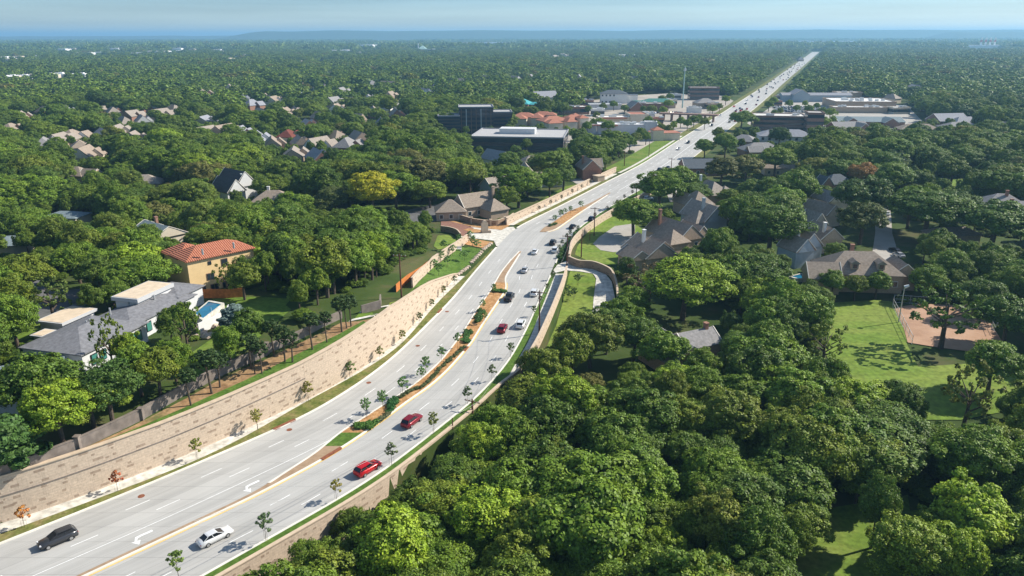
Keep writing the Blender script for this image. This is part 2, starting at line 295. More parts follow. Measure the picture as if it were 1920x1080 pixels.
def rows(y0, y1, st=2.0, grow=0.008):
    r = [y0]
    while r[-1] < y1: r.append(r[-1] + max(st, abs(r[-1]) * grow))
    r[-1] = y1; return np.array(r)
def arc(l, ys):
    x = fx(l, ys); return np.concatenate([[0], np.cumsum(np.hypot(np.diff(x), np.diff(ys)))])
def strip(name, l, r, y0, y1, z, m, label=None, cat=None, kind='structure', skirt=0.0, nu=1, st=2.0, drape=False):
    ys = rows(y0, y1, st); a, b = fx(l, ys), fx(r, ys); s = arc(l, ys); mb = MB()
    w = np.abs(b - a) * np.abs(np.gradient(ys) / np.maximum(1e-6, np.hypot(np.gradient(a), np.gradient(ys))))
    for i in range(len(ys) - 1):
        for k in range(nu):
            t0, t1 = k / nu, (k + 1) / nu
            P = []; U = []
            for j, t in ((i, t0), (i, t1), (i + 1, t1), (i + 1, t0)):
                x = a[j] + (b[j] - a[j]) * t; P.append((x, ys[j], z + (float(terr(x, ys[j])) + .12 if drape else 0))); U.append((w[j] * t, s[j]))
            mb.face(P, 0, U)
        if skirt:
            for e, c in ((a, 1), (b, -1)):
                q = [(e[i], ys[i], z - skirt), (e[i], ys[i], z), (e[i + 1], ys[i + 1], z), (e[i + 1], ys[i + 1], z - skirt)]
                mb.face(q if c > 0 else q[::-1], 0, [(0, 0)] * 4)
    if skirt:
        for i in (0, len(ys) - 1):
            mb.face([(a[i], ys[i], z - skirt), (b[i], ys[i], z - skirt), (b[i], ys[i], z), (a[i], ys[i], z)], 0, [(0, 0)] * 4)
    o = mb.build(name, m); return tag(o, label, cat, kind=kind)
EXCL = []      # world polygons where no tree stands
def inpoly(X, Y, poly):
    c = np.zeros(np.shape(X), bool); n = len(poly)
    for i in range(n):
        x1, y1 = poly[i]; x2, y2 = poly[(i + 1) % n]
        if y1 == y2: continue
        t = ((y1 > Y) != (y2 > Y)) & (X < (x2 - x1) * (Y - y1) / (y2 - y1) + x1)
        c ^= t
    return c
def dist_poly(X, Y, poly):
    d = np.full(np.shape(X), 1e9); n = len(poly)
    for i in range(n):
        x1, y1 = poly[i]; x2, y2 = poly[(i + 1) % n]; L2 = (x2 - x1) ** 2 + (y2 - y1) ** 2 + 1e-9
        t = np.clip(((X - x1) * (x2 - x1) + (Y - y1) * (y2 - y1)) / L2, 0, 1)
        d = np.minimum(d, np.hypot(X - x1 - t * (x2 - x1), Y - y1 - t * (y2 - y1)))
    return d
KEEP = []      # (x0,y0,x1,y1,worldY,strength): things the woods leave in view
def patch(name, pxs, m, off=0.05, kind='structure', label=None, cat=None, cell=5.0, excl=2.0, keep=None, wpts=None):
    P = [G(a, b)[:2] for a, b in pxs] if wpts is None else wpts
    bm = bmesh.new(); bm.faces.new([bm.verts.new((x, y, 0)) for x, y in P]); bmesh.ops.triangulate(bm, faces=bm.faces[:])
    for _ in range(7):
        es = [e for e in bm.edges if e.calc_length() > cell]
        if not es or len(bm.faces) > 6000: break
        bmesh.ops.subdivide_edges(bm, edges=es, cuts=1); bmesh.ops.triangulate(bm, faces=bm.faces[:])
    for v in bm.verts: v.co.z = float(terr(v.co.x, v.co.y)) + off
    bmesh.ops.recalc_face_normals(bm, faces=bm.faces)
    if sum(f.normal.z for f in bm.faces) < 0: bmesh.ops.reverse_faces(bm, faces=bm.faces)
    me = bpy.data.meshes.new(name); bm.to_mesh(me); bm.free(); me.materials.append(m)
    o = bpy.data.objects.new(name, me); COL.objects.link(o)
    if excl is not None: EXCL.append((P, excl))
    if keep:
        q = [proj(x, y, float(terr(x, y))) for x, y in P]; xs = [float(a[0]) for a in q]; ys = [float(a[1]) for a in q]
        KEEP.append((min(xs), min(ys), max(xs), max(ys), min(p[1] for p in P), keep))
    return tag(o, label, cat, kind=kind)

# ------------------------------------------------------------------ ground
def build_ground():
    ys = np.concatenate([np.arange(-300, 40, 20.0), np.arange(40, 300, 2.0), rows(300, 3300, 6, 0.03), [4500, 7000, 12000, 30000]])
    offs = [0.0, 0.3, 1.2, 3, 5, 7.5, 10, 12.5, 15.2, 20, 40, 80, 160, 320, 800, 2500, 8000, 30000]
    V = []; nL = len(offs)
    for y in ys:
        l = fx(WLG, min(max(y, -110), 3300)) ; r = fx(GR, min(max(y, -110), 3300)) + 0.25
        if y > 3300: l += (y - 3300) * .41; r += (y - 3300) * .41
        for o in offs[::-1]: x = l - o; V.append((x, y, float(terr(x, y)) if y < 3300 else -0.12))
        V[-1] = (l, y, -0.12)
        V.append((r - 0.02, y, -0.12)); rr = []
        for o in offs: x = r + o + 0.001; V.append((x, y, float(terr(x, y)) if y < 3300 else -0.12))
    n = 2 * nL + 1; F = []
    for i in range(len(ys) - 1):
        for k in range(n - 1): a = i * n + k; F.append((a, a + 1, a + n + 1, a + n))
    me = bpy.data.meshes.new('ground'); me.from_pydata(V, [], F); me.materials.append(M_ground)
    o = bpy.data.objects.new('ground', me); COL.objects.link(o); tag(o, kind='structure')
build_ground()

# ------------------------------------------------------------------ road and its strips
Y0 = 40
strip('road', KL, KR, Y0, 3100, 0.0, M_road, nu=2)
KLk = offl(KL, -0.42); KRk = offl(KR, 0.42)
def kerb(name, l, r, y0, y1): strip(name, l, r, y0, y1, 0.15, M_kerb, skirt=0.26)
kerb('kerb', KLk, KL, Y0, 236); kerb('kerb', KLk, KL, 262, 1000); kerb('kerb', KR, KRk, Y0, 206); kerb('kerb', KR, KRk, 218, 1000)
strip('grass_verge', SL, KLk, Y0, 234, 0.13, M_verge, skirt=0.2)
strip('sidewalk', WL, SL, Y0, 205, 0.14, M_walk, skirt=0.2)
K5, K3 = offl(KL, -4.8), offl(KL, -2.7)
strip('sidewalk', K5, K3, 266, 372, 0.14, M_walk, skirt=0.2); strip('grass_verge', K3, KLk, 266, 356, 0.13, M_verge, skirt=0.2)
strip('grass_verge', offl(KL, -14), KLk, 385, 520, 0.02, M_grass); strip('sidewalk', offl(KL, -3.6), offl(KL, -2), 375, 520, 0.06, M_walk)
strip('grass_verge', offl(KL, -6), KLk, 520, 2400, 0.02, M_verge)
GRi = offl(GR, -0.2); SRx = np.minimum(SR, GRi - 0.05)
strip('grass_verge', KRk, np.where(YG < 139, GRi, SRx), Y0, 203, 0.12, M_green, skirt=0.2)
strip('sidewalk', SRx, GRi, 139, 207, 0.14, M_walk, skirt=0.2)
strip('grass_verge', KRk, GRi, 221, 420, 0.12, M_green, skirt=0.2)
strip('grass_verge', KRk, offl(KR, 5), 420, 2400, 0.02, M_verge)
# medians
strip('median_paving', ML, offl(MR, -0.55), 60, 111.0, 0.13, M_medpave, skirt=0.2, st=1)
strip('grass_verge', ML, offl(MR, -0.55), 111.0, 115.5, 0.14, M_green, skirt=0.2, st=1)
strip('median_planting_bed', ML, offl(MR, -0.55), 115.5, 199, 0.13, M_mulch, skirt=0.2, st=1)
strip('median_paving', ML, offl(MR, -0.4), 199.0, 231, 0.13, M_medpave, skirt=0.2, st=1)
strip('kerb', offl(MR, -0.55), offl(MR, -0.2), 60, 228, 0.16, M_kerb, skirt=0.2, st=1)
strip('kerb', offl(ML, -0.12), offl(ML, 0.28), 100, 231, 0.16, M_kerb, skirt=0.2, st=1)
strip('median_paving', M2L, M2R, 256, 268, 0.13, M_medpave, skirt=0.2, st=1)
strip('median_planting_bed', M2L, M2R, 268, 296, 0.13, M_mulch, skirt=0.2, st=1)
strip('median_paving', M2L, M2R, 296, 325, 0.13, M_medpave, skirt=0.2, st=1)
strip('kerb', offl(M2R, 0.02), offl(M2R, 0.4), 256, 320, 0.15, M_kerb, skirt=0.2, st=1)
# painted lines
def paint(l, y0, y1, w=0.14, dash=None, m=M_white, z=0.012):
    ys = np.arange(y0, y1, 0.5); x = fx(l, ys); s = np.concatenate([[0], np.cumsum(np.hypot(np.diff(x), np.diff(ys)))])
    S = np.arange(0, s[-1], 0.5 if dash else 1.5); X = np.interp(S, s, x); Y = np.interp(S, s, ys); mb = MB()
    for i in range(len(S) - 1):
        if dash and (S[i] % (dash[0] + dash[1])) >= dash[0]: continue
        d = Vector((X[i + 1] - X[i], Y[i + 1] - Y[i])).normalized(); n = Vector((d.y, -d.x)) * w / 2
        mb.face([(X[i] - n.x, Y[i] - n.y, z), (X[i] + n.x, Y[i] + n.y, z), (X[i + 1] + n.x, Y[i + 1] + n.y, z), (X[i + 1] - n.x, Y[i + 1] - n.y, z)])
    tag(mb.build('road_markings', m), kind='structure')
for d in (4.1, 7.35): paint(offl(KL, d), 60, 232, dash=(3.4, 8.2))
paint(offl(KL, 10.3), 60, 118, w=0.13)
for d in (3.6, 7.1): paint(offl(MR, d), 60, 226, dash=(3.4, 8.2))
for d in (3.9, 7.3): paint(offl(KL, d), 268, 800, dash=(3.4, 8.2), w=0.2)
for d in (-3.6, -7.0): paint(offl(KR, d), 262, 800, dash=(3.4, 8.2), w=0.2)
paint(offl(KL, 11.4), 330, 700, w=0.25)
paint(offl(MR, -0.02), 60, 200, w=0.22, m=M_yellow); paint(offl(M2R, 0.55), 256, 290, w=0.2, m=M_yellow)
# turn arrows
def arrow(px, py):
    x, y = W(px, py, 0.0); k = (fx(KL, y + 2) - fx(KL, y - 2)) / 4; a = math.atan2(1, k); mb = MB()
    def P(pts): mb.face([(x + (u * math.cos(a) - v * math.sin(a)) , y + (u * math.sin(a) + v * math.cos(a)), 0.013) for u, v in pts])
    def Q(pts): P([(-u * .8, v * 1.0) for u, v in pts][::-1])
    Q([(-1.9, .45), (-1.9, .0), (.1, .0), (.1, .45)]); Q([(.1, .45), (.1, .0), (.75, -.1), (.95, .35)][::1]); Q([(.95, .35), (.75, -.1), (1.15, -.75), (1.5, -.55)][::1]); Q([(.55, -.75), (1.2, -1.65), (2.0, -.45)])
    tag(mb.build('turn_arrow_markings', M_white), kind='structure')
arrow(264, 1004); arrow(469, 909)
# manholes and kerb inlets
for i, (px, py) in enumerate([(263, 929), (541, 805), (690, 717), (782, 648), (837, 584)]):
    x, y = W(px, py); mb = MB(); mb.tube((x, y, -.05), (x, y, 0.02), 0.5, 0.5, 20); tag(mb.build('manhole_cover', M_rust), ['rusty round manhole cover between two orange and red saplings', 'round manhole cover beside the long rusty kerb inlet', 'small dark manhole cover below the tall pale wall midway', 'round manhole cover next to the sidewalk trees upslope', 'distant round manhole cover near the small kerb inlet'][i], 'manhole cover')
def inlet(px, py, line_, side, L, label):
    x, y = W(px, py); x = float(fx(line_, y)); k = (fx(line_, y + 2) - fx(line_, y - 2)) / 4; a = math.atan2(1, k)
    t = empty('kerb_inlet', (x, y, 0), a, label, 'drain inlet'); mb = MB()
    mb.box((0, side * 0.35, 0.19), (L, 0.55, 0.08)); mb.build('inlet_top', M_rust, t); mb = MB()
    mb.box((0, side * 0.05, 0.07), (L * .96, 0.08, 0.12))
    mb.build('grille', M_rust, t)
inlet(527, 797, KL, 1, 4.6, 'long rusty kerb inlet at the sidewalk verge below the high wall'); inlet(623, 852, MR, 1, 4.4, 'rusty kerb inlet at the tip of the brown paved median')
inlet(824, 584, KL, 1, 3, 'small rusty kerb inlet on the verge near the utility pole'); inlet(883, 655, MR, 1, 2.5, 'small rusty inlet on the kerb of the orange mulch median')

# ------------------------------------------------------------------ walls
def wall(name, l, y0, y1, zb, zt, th, label, m=M_mse, cap=True, cap_m=None, st=1.5, cat='wall', mid=None, capw=0.2, caph=0.18):
    """wall standing on line l; zb, zt functions of Y; th > 0 thickness to the -x side"""
    ys = rows(y0, y1, st); x = fx(l, ys); s = arc(l, ys); b = fx(offl(l, -th), ys); mb = MB()
    t = empty(name, (float(x[0]), float(ys[0]), 0), 0, label, cat); ox, oy = float(x[0]), float(ys[0])
    X = x - ox; B = b - ox; Yy = ys - oy; zt_ = np.array([float(zt(v)) for v in ys]); zb_ = np.array([float(zb(v)) for v in ys])
    for i in range(len(ys) - 1):
        j = i + 1
        mb.face([(X[i], Yy[i], zb_[i]), (X[j], Yy[j], zb_[j]), (X[j], Yy[j], zt_[j]), (X[i], Yy[i], zt_[i])], 0, [(s[i], zb_[i]), (s[j], zb_[j]), (s[j], zt_[j]), (s[i], zt_[i])])
        mb.face([(B[j], Yy[j], zb_[j]), (B[i], Yy[i], zb_[i]), (B[i], Yy[i], zt_[i]), (B[j], Yy[j], zt_[j])], 0, [(s[j], zb_[j]), (s[i], zb_[i]), (s[i], zt_[i]), (s[j], zt_[j])])
        mb.face([(X[i], Yy[i], zt_[i]), (X[j], Yy[j], zt_[j]), (B[j], Yy[j], zt_[j]), (B[i], Yy[i], zt_[i])], 0, [(s[i], 0), (s[j], 0), (s[j], .4), (s[i], .4)])
    for i, c in ((0, 1), (len(ys) - 1, -1)):
        q = [(B[i], Yy[i], zb_[i]), (X[i], Yy[i], zb_[i]), (X[i], Yy[i], zt_[i]), (B[i], Yy[i], zt_[i])]; mb.face(q if c > 0 else q[::-1], 0, [(0, zb_[i]), (th, zb_[i]), (th, zt_[i]), (0, zt_[i])])
    mb.build('stone_face', m, t)
    def band(nm, z0, z1, e, mm):
        xo = fx(offl(l, e), ys) - ox; bo = fx(offl(l, -th - e), ys) - ox; c = MB()
        for i in range(len(ys) - 1):
            j = i + 1
            P = [[(xo[k], Yy[k], z0[k]), (xo[k], Yy[k], z1[k]), (bo[k], Yy[k], z1[k]), (bo[k], Yy[k], z0[k])] for k in (i, j)]
            for q in range(4): r = (q + 1) % 4; c.face([P[0][q], P[1][q], P[1][r], P[0][r]])
            if i == 0: c.face(P[0])
            if j == len(ys) - 1: c.face(P[1][::-1])
        c.build(nm, mm, t)
    if cap: band('coping', zt_ + 0.004, zt_ + caph, capw - th * 0, cap_m or M_cap)
    if mid: mid(band, ys)
    return t
def mid_ledge(band, ys):
    k = ys < 128
    band('ledge', np.where(k, wallh(ys) * 0.60, wallh(ys) * 0.60), np.where(k, wallh(ys) * 0.60 + 0.12, wallh(ys) * 0.6 + 0.12), 0.10, M_fence)
wall('retaining_wall', offl(WL, 0.0), Y0, 128, lambda y: -0.2, lambda y: wallh(y) + 0.25, 0.4, 'high tan stone retaining wall with a dark mid ledge, beside the orange and red saplings', mid=mid_ledge)
wall('retaining_wall', offl(WL, 0.0), 128.02, 206, lambda y: -0.2, lambda y: wallh(y) + 0.25, 0.4, 'tallest stretch of tan stone retaining wall, tapering down to the planted garden slope')
def rb(y): return float(lowr(y)) - 0.5
wall('retaining_wall', offl(GR, 0.2), Y0, 206.5, rb, lambda y: 0.2 + 2.3 * float(ss((y - 139) / 9)), 0.35, 'tan stone wall under the road edge, rising beside the sidewalk above the woods', capw=0.12)
wall('noise_wall', offl(GR, 0.2), 219, 352, lambda y: -0.4, lambda y: 2.5, 0.35, 'tan stone wall following the curve between the road and the courtyard houses', capw=0.12)
wall('noise_wall', offl(KL, -5.1), 266, 344, lambda y: -0.3, lambda y: 2.6, 0.35, 'tan stone wall with a sidewalk at its foot, past the side street')
wall('noise_wall', offl(KL, -5.1), 352, 378, lambda y: -0.3, lambda y: 2.4, 0.35, 'short tan stone wall beyond the gap with the stone pillar block')
def pwall(name, pxs, h, label, m, th=0.3, cat='wall', cap=None, base=-0.3, z=None, posts=None, pm=None, smooth_n=0):
    P = [G(a, b) for a, b in pxs] if z is None else [(*W(a, b, z), z) for a, b in pxs]
    if smooth_n:
        Q = []
        for i in range(len(P) - 1):
            p0, p1, p2, p3 = [np.array(P[max(0, min(len(P) - 1, k))]) for k in (i - 1, i, i + 1, i + 2)]
            for t in np.linspace(0, 1, smooth_n, endpoint=False): Q.append(tuple(0.5 * ((2 * p1) + (-p0 + p2) * t + (2 * p0 - 5 * p1 + 4 * p2 - p3) * t * t + (-p0 + 3 * p1 - 3 * p2 + p3) * t ** 3)))
        P = Q + [P[-1]]
    else:
        Q = []
        for i in range(len(P) - 1):
            L = math.dist(P[i][:2], P[i + 1][:2]); k = max(1, int(L / 5))
            for t in range(k): x = P[i][0] + (P[i + 1][0] - P[i][0]) * t / k; y = P[i][1] + (P[i + 1][1] - P[i][1]) * t / k; Q.append((x, y, float(terr(x, y)) if z is None else z))
        P = Q + [P[-1]]
    o = P[0]; t = empty(name, o, 0, label, cat); mb = MB(); cb = MB(); s = 0
    for i in range(len(P) - 1):
        a, b = Vector(P[i]) - Vector(o), Vector(P[i + 1]) - Vector(o); d = (b - a); d.z = 0; L = d.length; n = Vector((d.y, -d.x, 0)).normalized() * th / 2; e = d.normalized() * 0.02
        z0, z1 = Vector((0, 0, base)), Vector((0, 0, h)); a2, b2 = a - e, b + e
        c = [a2 + n + z0, b2 + n + z0, b2 + n + z1, a2 + n + z1]; g = [b2 - n + z0, a2 - n + z0, a2 - n + z1, b2 - n + z1]
        mb.face(c, 0, [(s, base), (s + L, base), (s + L, h), (s, h)]); mb.face(g, 0, [(s + L, base), (s, base), (s, h), (s + L, h)])
        mb.face([c[3], c[2], g[3], g[2]], 0, [(s, 0), (s + L, 0), (s + L, .3), (s, .3)])
        if i == 0: mb.face([g[1], c[0], c[3], g[2]], 0, [(0, base), (th, base), (th, h), (0, h)])
        if i == len(P) - 2: mb.face([c[1], g[0], g[3], c[2]], 0, [(0, base), (th, base), (th, h), (0, h)])
        if cap:
            n2 = n * 1.5; q1, q2 = Vector((0, 0, h + .005)), Vector((0, 0, h + .14))
            for A in ([a2 + n2 + q1, b2 + n2 + q1, b2 + n2 + q2, a2 + n2 + q2], [b2 - n2 + q1, a2 - n2 + q1, a2 - n2 + q2, b2 - n2 + q2], [a2 + n2 + q2, b2 + n2 + q2, b2 - n2 + q2, a2 - n2 + q2]): cb.face(A)
        s += L
    mb.build('wall_panel' if cat == 'wall' else 'fence_panel', m, t)
    if cap: cb.build('coping', cap, t)
    if posts:
        acc = posts
        for i in range(len(P) - 1):
            acc += math.dist(P[i][:2], P[i + 1][:2])
            if acc >= posts:
                acc = 0; q = Vector(P[i]) - Vector(o); pb = MB(); pb.box((q.x, q.y, (h + .35 + base) / 2), (0.7, 0.7, h + .35 - base)); pb.box((q.x, q.y, h + .42), (0.9, 0.9, 0.12)); pb.build('post', pm or m, t)
    return t
pwall('stone_fence', [(-60,915),(0,897),(67,874),(147,842),(265,785),(350,737),(420,700),(460,683),(500,665)], 1.9, 'long grey stone fence with capped piers between woods and bare earth above the wall', M_fence, cat='fence', cap=M_fence, posts=14, pm=M_fence)
pwall('stone_fence', [(500,662),(567,632),(605,612),(640,596)], 1.8, 'grey stone fence seen through thin trunks where the earth bank narrows', M_fence, cat='fence', posts=14)
pwall('stone_fence', [(677,588),(712,578),(713,566)], 1.9, 'short grey stone wall piece beside the bright green lawn strips', M_fence, cat='fence')
pwall('noise_wall', [(772,540),(790,520),(812,498),(845,475),(878,452)], 2.6, 'tan stone wall behind the planted garden slope, ending at the side street', M_mse, th=0.4, cap=M_cap)
pwall('cedar_fence', [(742,548),(765,528),(790,512),(804,500)], 2.0, 'orange cedar board fence running up to the tan wall by the utility pole', M_cedar, th=0.1, cat='fence')
pwall('cedar_fence', [(378,558),(432,558),(458,556)], 2.2, 'orange cedar fence below the yellow stucco house', M_cedar, th=0.1, cat='fence')
pwall('noise_wall', [(1065,495),(1085,503),(1110,505),(1132,513),(1145,522),(1153,540),(1156,560),(1157,600)], 2.4, 'dark curved stone wall wrapping round the concrete driveway', M_mse2, cap=M_cap, smooth_n=8, th=0.35)
pwall('boundary_wall', [(828,412),(860,413),(890,421),(925,424),(940,421),(955,415),(962,410)], 2.1, 'brown brick wall with pale piers curving round the entrance houses', M_mse2, cap=M_cap, smooth_n=5, th=0.35, posts=7, pm=M_cap)
pwall('boundary_wall', [(826,434),(842,436),(856,441),(863,449)], 2.0, 'dark curved brick wall across the side street, beside a small bright lawn', M_mse2, cap=M_cap, smooth_n=5, th=0.3)
pwall('pool_wall', [(372,625),(400,612),(425,598),(430,588)], 2.2, 'white rendered wall round the raised blue swimming pool', M_whitew, th=0.3)

# ------------------------------------------------------------------ draped surfaces
patch('bare_earth_bank', [(150,842),(207,829),(375,767),(480,716),(555,686),(640,640),(700,600),(735,590),(700,597),(672,602),(640,604),(567,640),(500,672),(420,706),(350,745),(250,797)], M_dirt, 0.03, cell=3)
patch('grass_verge', [(140,850),(207,831),(375,769),(480,722),(555,692),(642,643),(690,606),(680,602),(632,628),(540,672),(460,712),(350,762),(200,824)], M_green, 0.09, cell=3)
patch('lawn', [(0,500),(40,494),(62,505),(0,528)], M_grass, 0.06, keep=.5); patch('street', [(-80,560),(0,535),(40,518),(70,520),(95,545),(150,540),(160,552),(125,575),(60,592),(-80,612)], M_asph, 0.05, excl=0)
patch('street', [(-80,615),(60,592),(125,576),(150,560),(175,565),(110,592),(50,605),(-80,640)], M_asph, 0.06)
patch('lawn', [(10,620),(60,606),(130,600),(90,625),(30,640)], M_grass, 0.07, keep=.6)
patch('lawn', [(335,700),(352,665),(400,632),(452,590),(520,560),(545,580),(470,645),(420,685),(350,715)], M_grass, 0.05, keep=.4)
patch('lawn', [(395,560),(470,556),(545,560),(520,590),(440,590)], M_grass, 0.08, keep=.5)
patch('lawn', [(662,600),(672,588),(720,586),(718,598)], M_grass, 0.14, cell=3); patch('lawn', [(725,586),(730,568),(756,567),(742,584)], M_grass, 0.14, cell=3)
patch('garden_path', [(652,604),(660,599),(722,599),(716,605)], M_walk, 0.18, cell=3); patch('garden_path', [(672,588),(676,584),(745,584),(740,588)], M_walk, 0.18, cell=3)
patch('lawn', [(757,558),(776,538),(806,505),(845,478),(866,462),(905,468),(872,505),(846,520),(815,545),(790,560)], M_green, 0.14, cell=3)
patch('bare_earth_bank', [(800,560),(812,545),(846,517),(850,524),(815,562)], M_dirt, 0.16, cell=3); patch('mulch_bed', [(868,458),(880,447),(925,455),(905,466)], M_mulch, 0.2, cell=3)
patch('lawn', [(812,462),(820,442),(845,440),(855,452),(842,465),(820,468)], M_field, 0.1, keep=.8)
patch('street', [(712,412),(745,398),(800,386),(850,380),(870,386),(850,398),(835,412),(780,420),(720,420)], M_asph, 0.1, keep=.7)
patch('street', [(826,412),(858,418),(888,428),(872,446),(850,437),(826,432)], M_brickpave, 0.14, excl=3)
patch('side_street', [(858,447),(870,436),(884,424),(930,427),(962,426),(975,440),(945,470),(930,462),(925,452),(895,448)], M_walk, 0.115, excl=3)
patch('mulch_bed', [(830,412),(890,421),(950,420),(965,412),(962,420),(940,432),(890,427),(860,420)], M_mulch, 0.17); patch('mulch_bed', [(868,432),(878,429),(910,433),(912,437),(885,437)], M_mulch, 0.2, cell=3)
patch('lawn', [(985,395),(1020,372),(1060,350),(1090,345),(1105,350),(1050,375),(1000,398)], M_grass, 0.06)
patch('street', [(1068,338),(1110,332),(1142,338),(1150,345),(1125,348),(1080,345)], M_streetc, 0.1)
patch('lawn', [(1070,505),(1113,509),(1117,516),(1112,560),(1105,640),(1040,700),(1012,700),(1022,655),(1042,610),(1056,560)], M_field, 0.06, keep=.9, cell=4)
patch('driveway', [(1044,498),(1062,490),(1085,503),(1110,506),(1135,516),(1146,530),(1152,560),(1153,625),(1108,625),(1112,560),(1117,524),(1110,514),(1085,510),(1060,508),(1035,514),(1038,506)], M_walk, 0.16, excl=2.5, keep=.9, cell=3)
patch('lawn', [(1077,478),(1082,462),(1105,430),(1135,412),(1210,372),(1225,380),(1190,420),(1215,440),(1200,480),(1180,492),(1150,498),(1110,494)], M_field, 0.06, excl=1, keep=.6)
patch('driveway', [(1111,458),(1122,446),(1152,425),(1190,420),(1190,452),(1185,470),(1150,474),(1125,470)], M_streetc, 0.12, keep=.6)
patch('driveway', [(1250,365),(1290,350),(1310,362),(1290,375),(1255,380)], M_streetc, 0.12)
patch('street', [(1640,400),(1668,385),(1672,440),(1690,500),(1630,505),(1640,440)], M_streetc, 0.1, excl=4, keep=.75)
patch('field', [(1560,570),(1640,565),(1672,568),(1690,600),(1700,650),(1720,690),(1900,680),(1960,700),(1960,760),(1800,790),(1700,790),(1600,780),(1590,740),(1560,700),(1545,660),(1555,620)], M_field, 0.15, excl=1, cell=5); KEEP.append((1575, 585, 1745, 765, 95, .96)); KEEP.append((1580, 640, 1800, 760, 95, .5))
patch('infield', [(1676,580),(1720,572),(1830,578),(1850,600),(1875,640),(1900,682),(1840,665),(1760,655),(1700,645),(1692,615)], M_clay, 0.2, excl=1, keep=.25, cell=5)
patch('lawn', [(1520,960),(1700,930),(1740,1200),(1450,1200)], M_grass, 0.06, excl=-3); KEEP.append((1560, 1000, 1625, 1080, 60, .8)); patch('lawn', [(1700,960),(1830,950),(1840,1010),(1720,1020)], M_grass, 0.06, excl=0)
patch('lawn', [(1225,298),(1260,270),(1278,264),(1262,280),(1215,306),(1190,318),(1180,316)], M_verge, 0.07, keep=.9); patch('lawn', [(1320,308),(1400,302),(1415,300),(1410,306),(1320,316)], M_field, 0.07, keep=.8)
patch('driveway', [(1150,322),(1172,304),(1190,300),(1200,304),(1185,312),(1172,322)], M_grass, 0.07)
patch('car_park', [(1045,262),(1120,285),(1215,287),(1270,262),(1345,232),(1345,215),(1375,190),(1355,180),(1300,178),(1250,176),(1180,180),(1100,190),(1085,215),(1060,235)], M_lot, 0.05, excl=2, cell=30)
patch('car_park', [(1400,232),(1440,205),(1452,186),(1560,183),(1700,200),(1740,240),(1600,285),(1500,262),(1430,250)], M_streetc, 0.05, excl=2, cell=30)
for pl in ([(1750,348),(1768,340),(1778,346),(1760,352)], [(1690,340),(1712,330),(1720,340),(1700,345)], [(590,122),(600,114),(640,114),(645,121)], [(690,137),(708,133),(712,140),(692,141)], [(560,168),(575,162),(578,170),(562,174)], [(1112,154),(1135,145),(1140,152),(1120,156)], [(1770,340),(1830,335),(1850,345),(1780,352)]):
    patch('lawn', pl, M_field, 0.06, keep=.8, cell=40)
exec_after = []

# ------------------------------------------------------------------ cars
PROF = {  # stations x, half width, sill z, shoulder z, hood z ; cabin: x list, half width at roof, belt z, roof z
 'sedan': dict(L=4.8, st=[(-2.4, .72, .32, .62, .78), (-2.25, .86, .26, .78, .96), (-1.5, .91, .22, .88, 1.02), (0, .92, .22, .88, .98), (1.2, .91, .22, .84, .93), (2.1, .84, .26, .70, .78), (2.4, .66, .34, .52, .62)], cab=[(-1.95, .99, .70), (-1.15, 1.42, .58), (.15, 1.45, .60), (1.25, .95, .72)], wb=(-1.42, 1.42)),
 'suv': dict(L=4.8, st=[(-2.4, .80, .40, .80, 1.00), (-2.3, .92, .30, .95, 1.10), (-1.4, .95, .28, 1.0, 1.12), (0, .96, .28, 1.0, 1.10), (1.1, .95, .28, .98, 1.07), (2.1, .88, .32, .85, .95), (2.4, .74, .40, .64, .76)], cab=[(-2.3, 1.10, .78), (-1.85, 1.66, .66), (.05, 1.70, .66), (1.1, 1.08, .78)], wb=(-1.42, 1.42)),
 'pickup': dict(L=5.7, st=[(-2.85, .90, .45, 1.0, 1.12), (-2.7, .98, .38, 1.05, 1.18), (-1.0, 1.0, .34, 1.05, 1.18), (0, 1.0, .34, 1.05, 1.16), (1.4, 1.0, .34, 1.05, 1.14), (2.6, .96, .4, .95, 1.02), (2.85, .84, .48, .7, .85)], cab=[(-1.0, 1.17, .80), (-.75, 1.82, .70), (.75, 1.86, .70), (1.5, 1.14, .80)], wb=(-1.8, 1.8))}
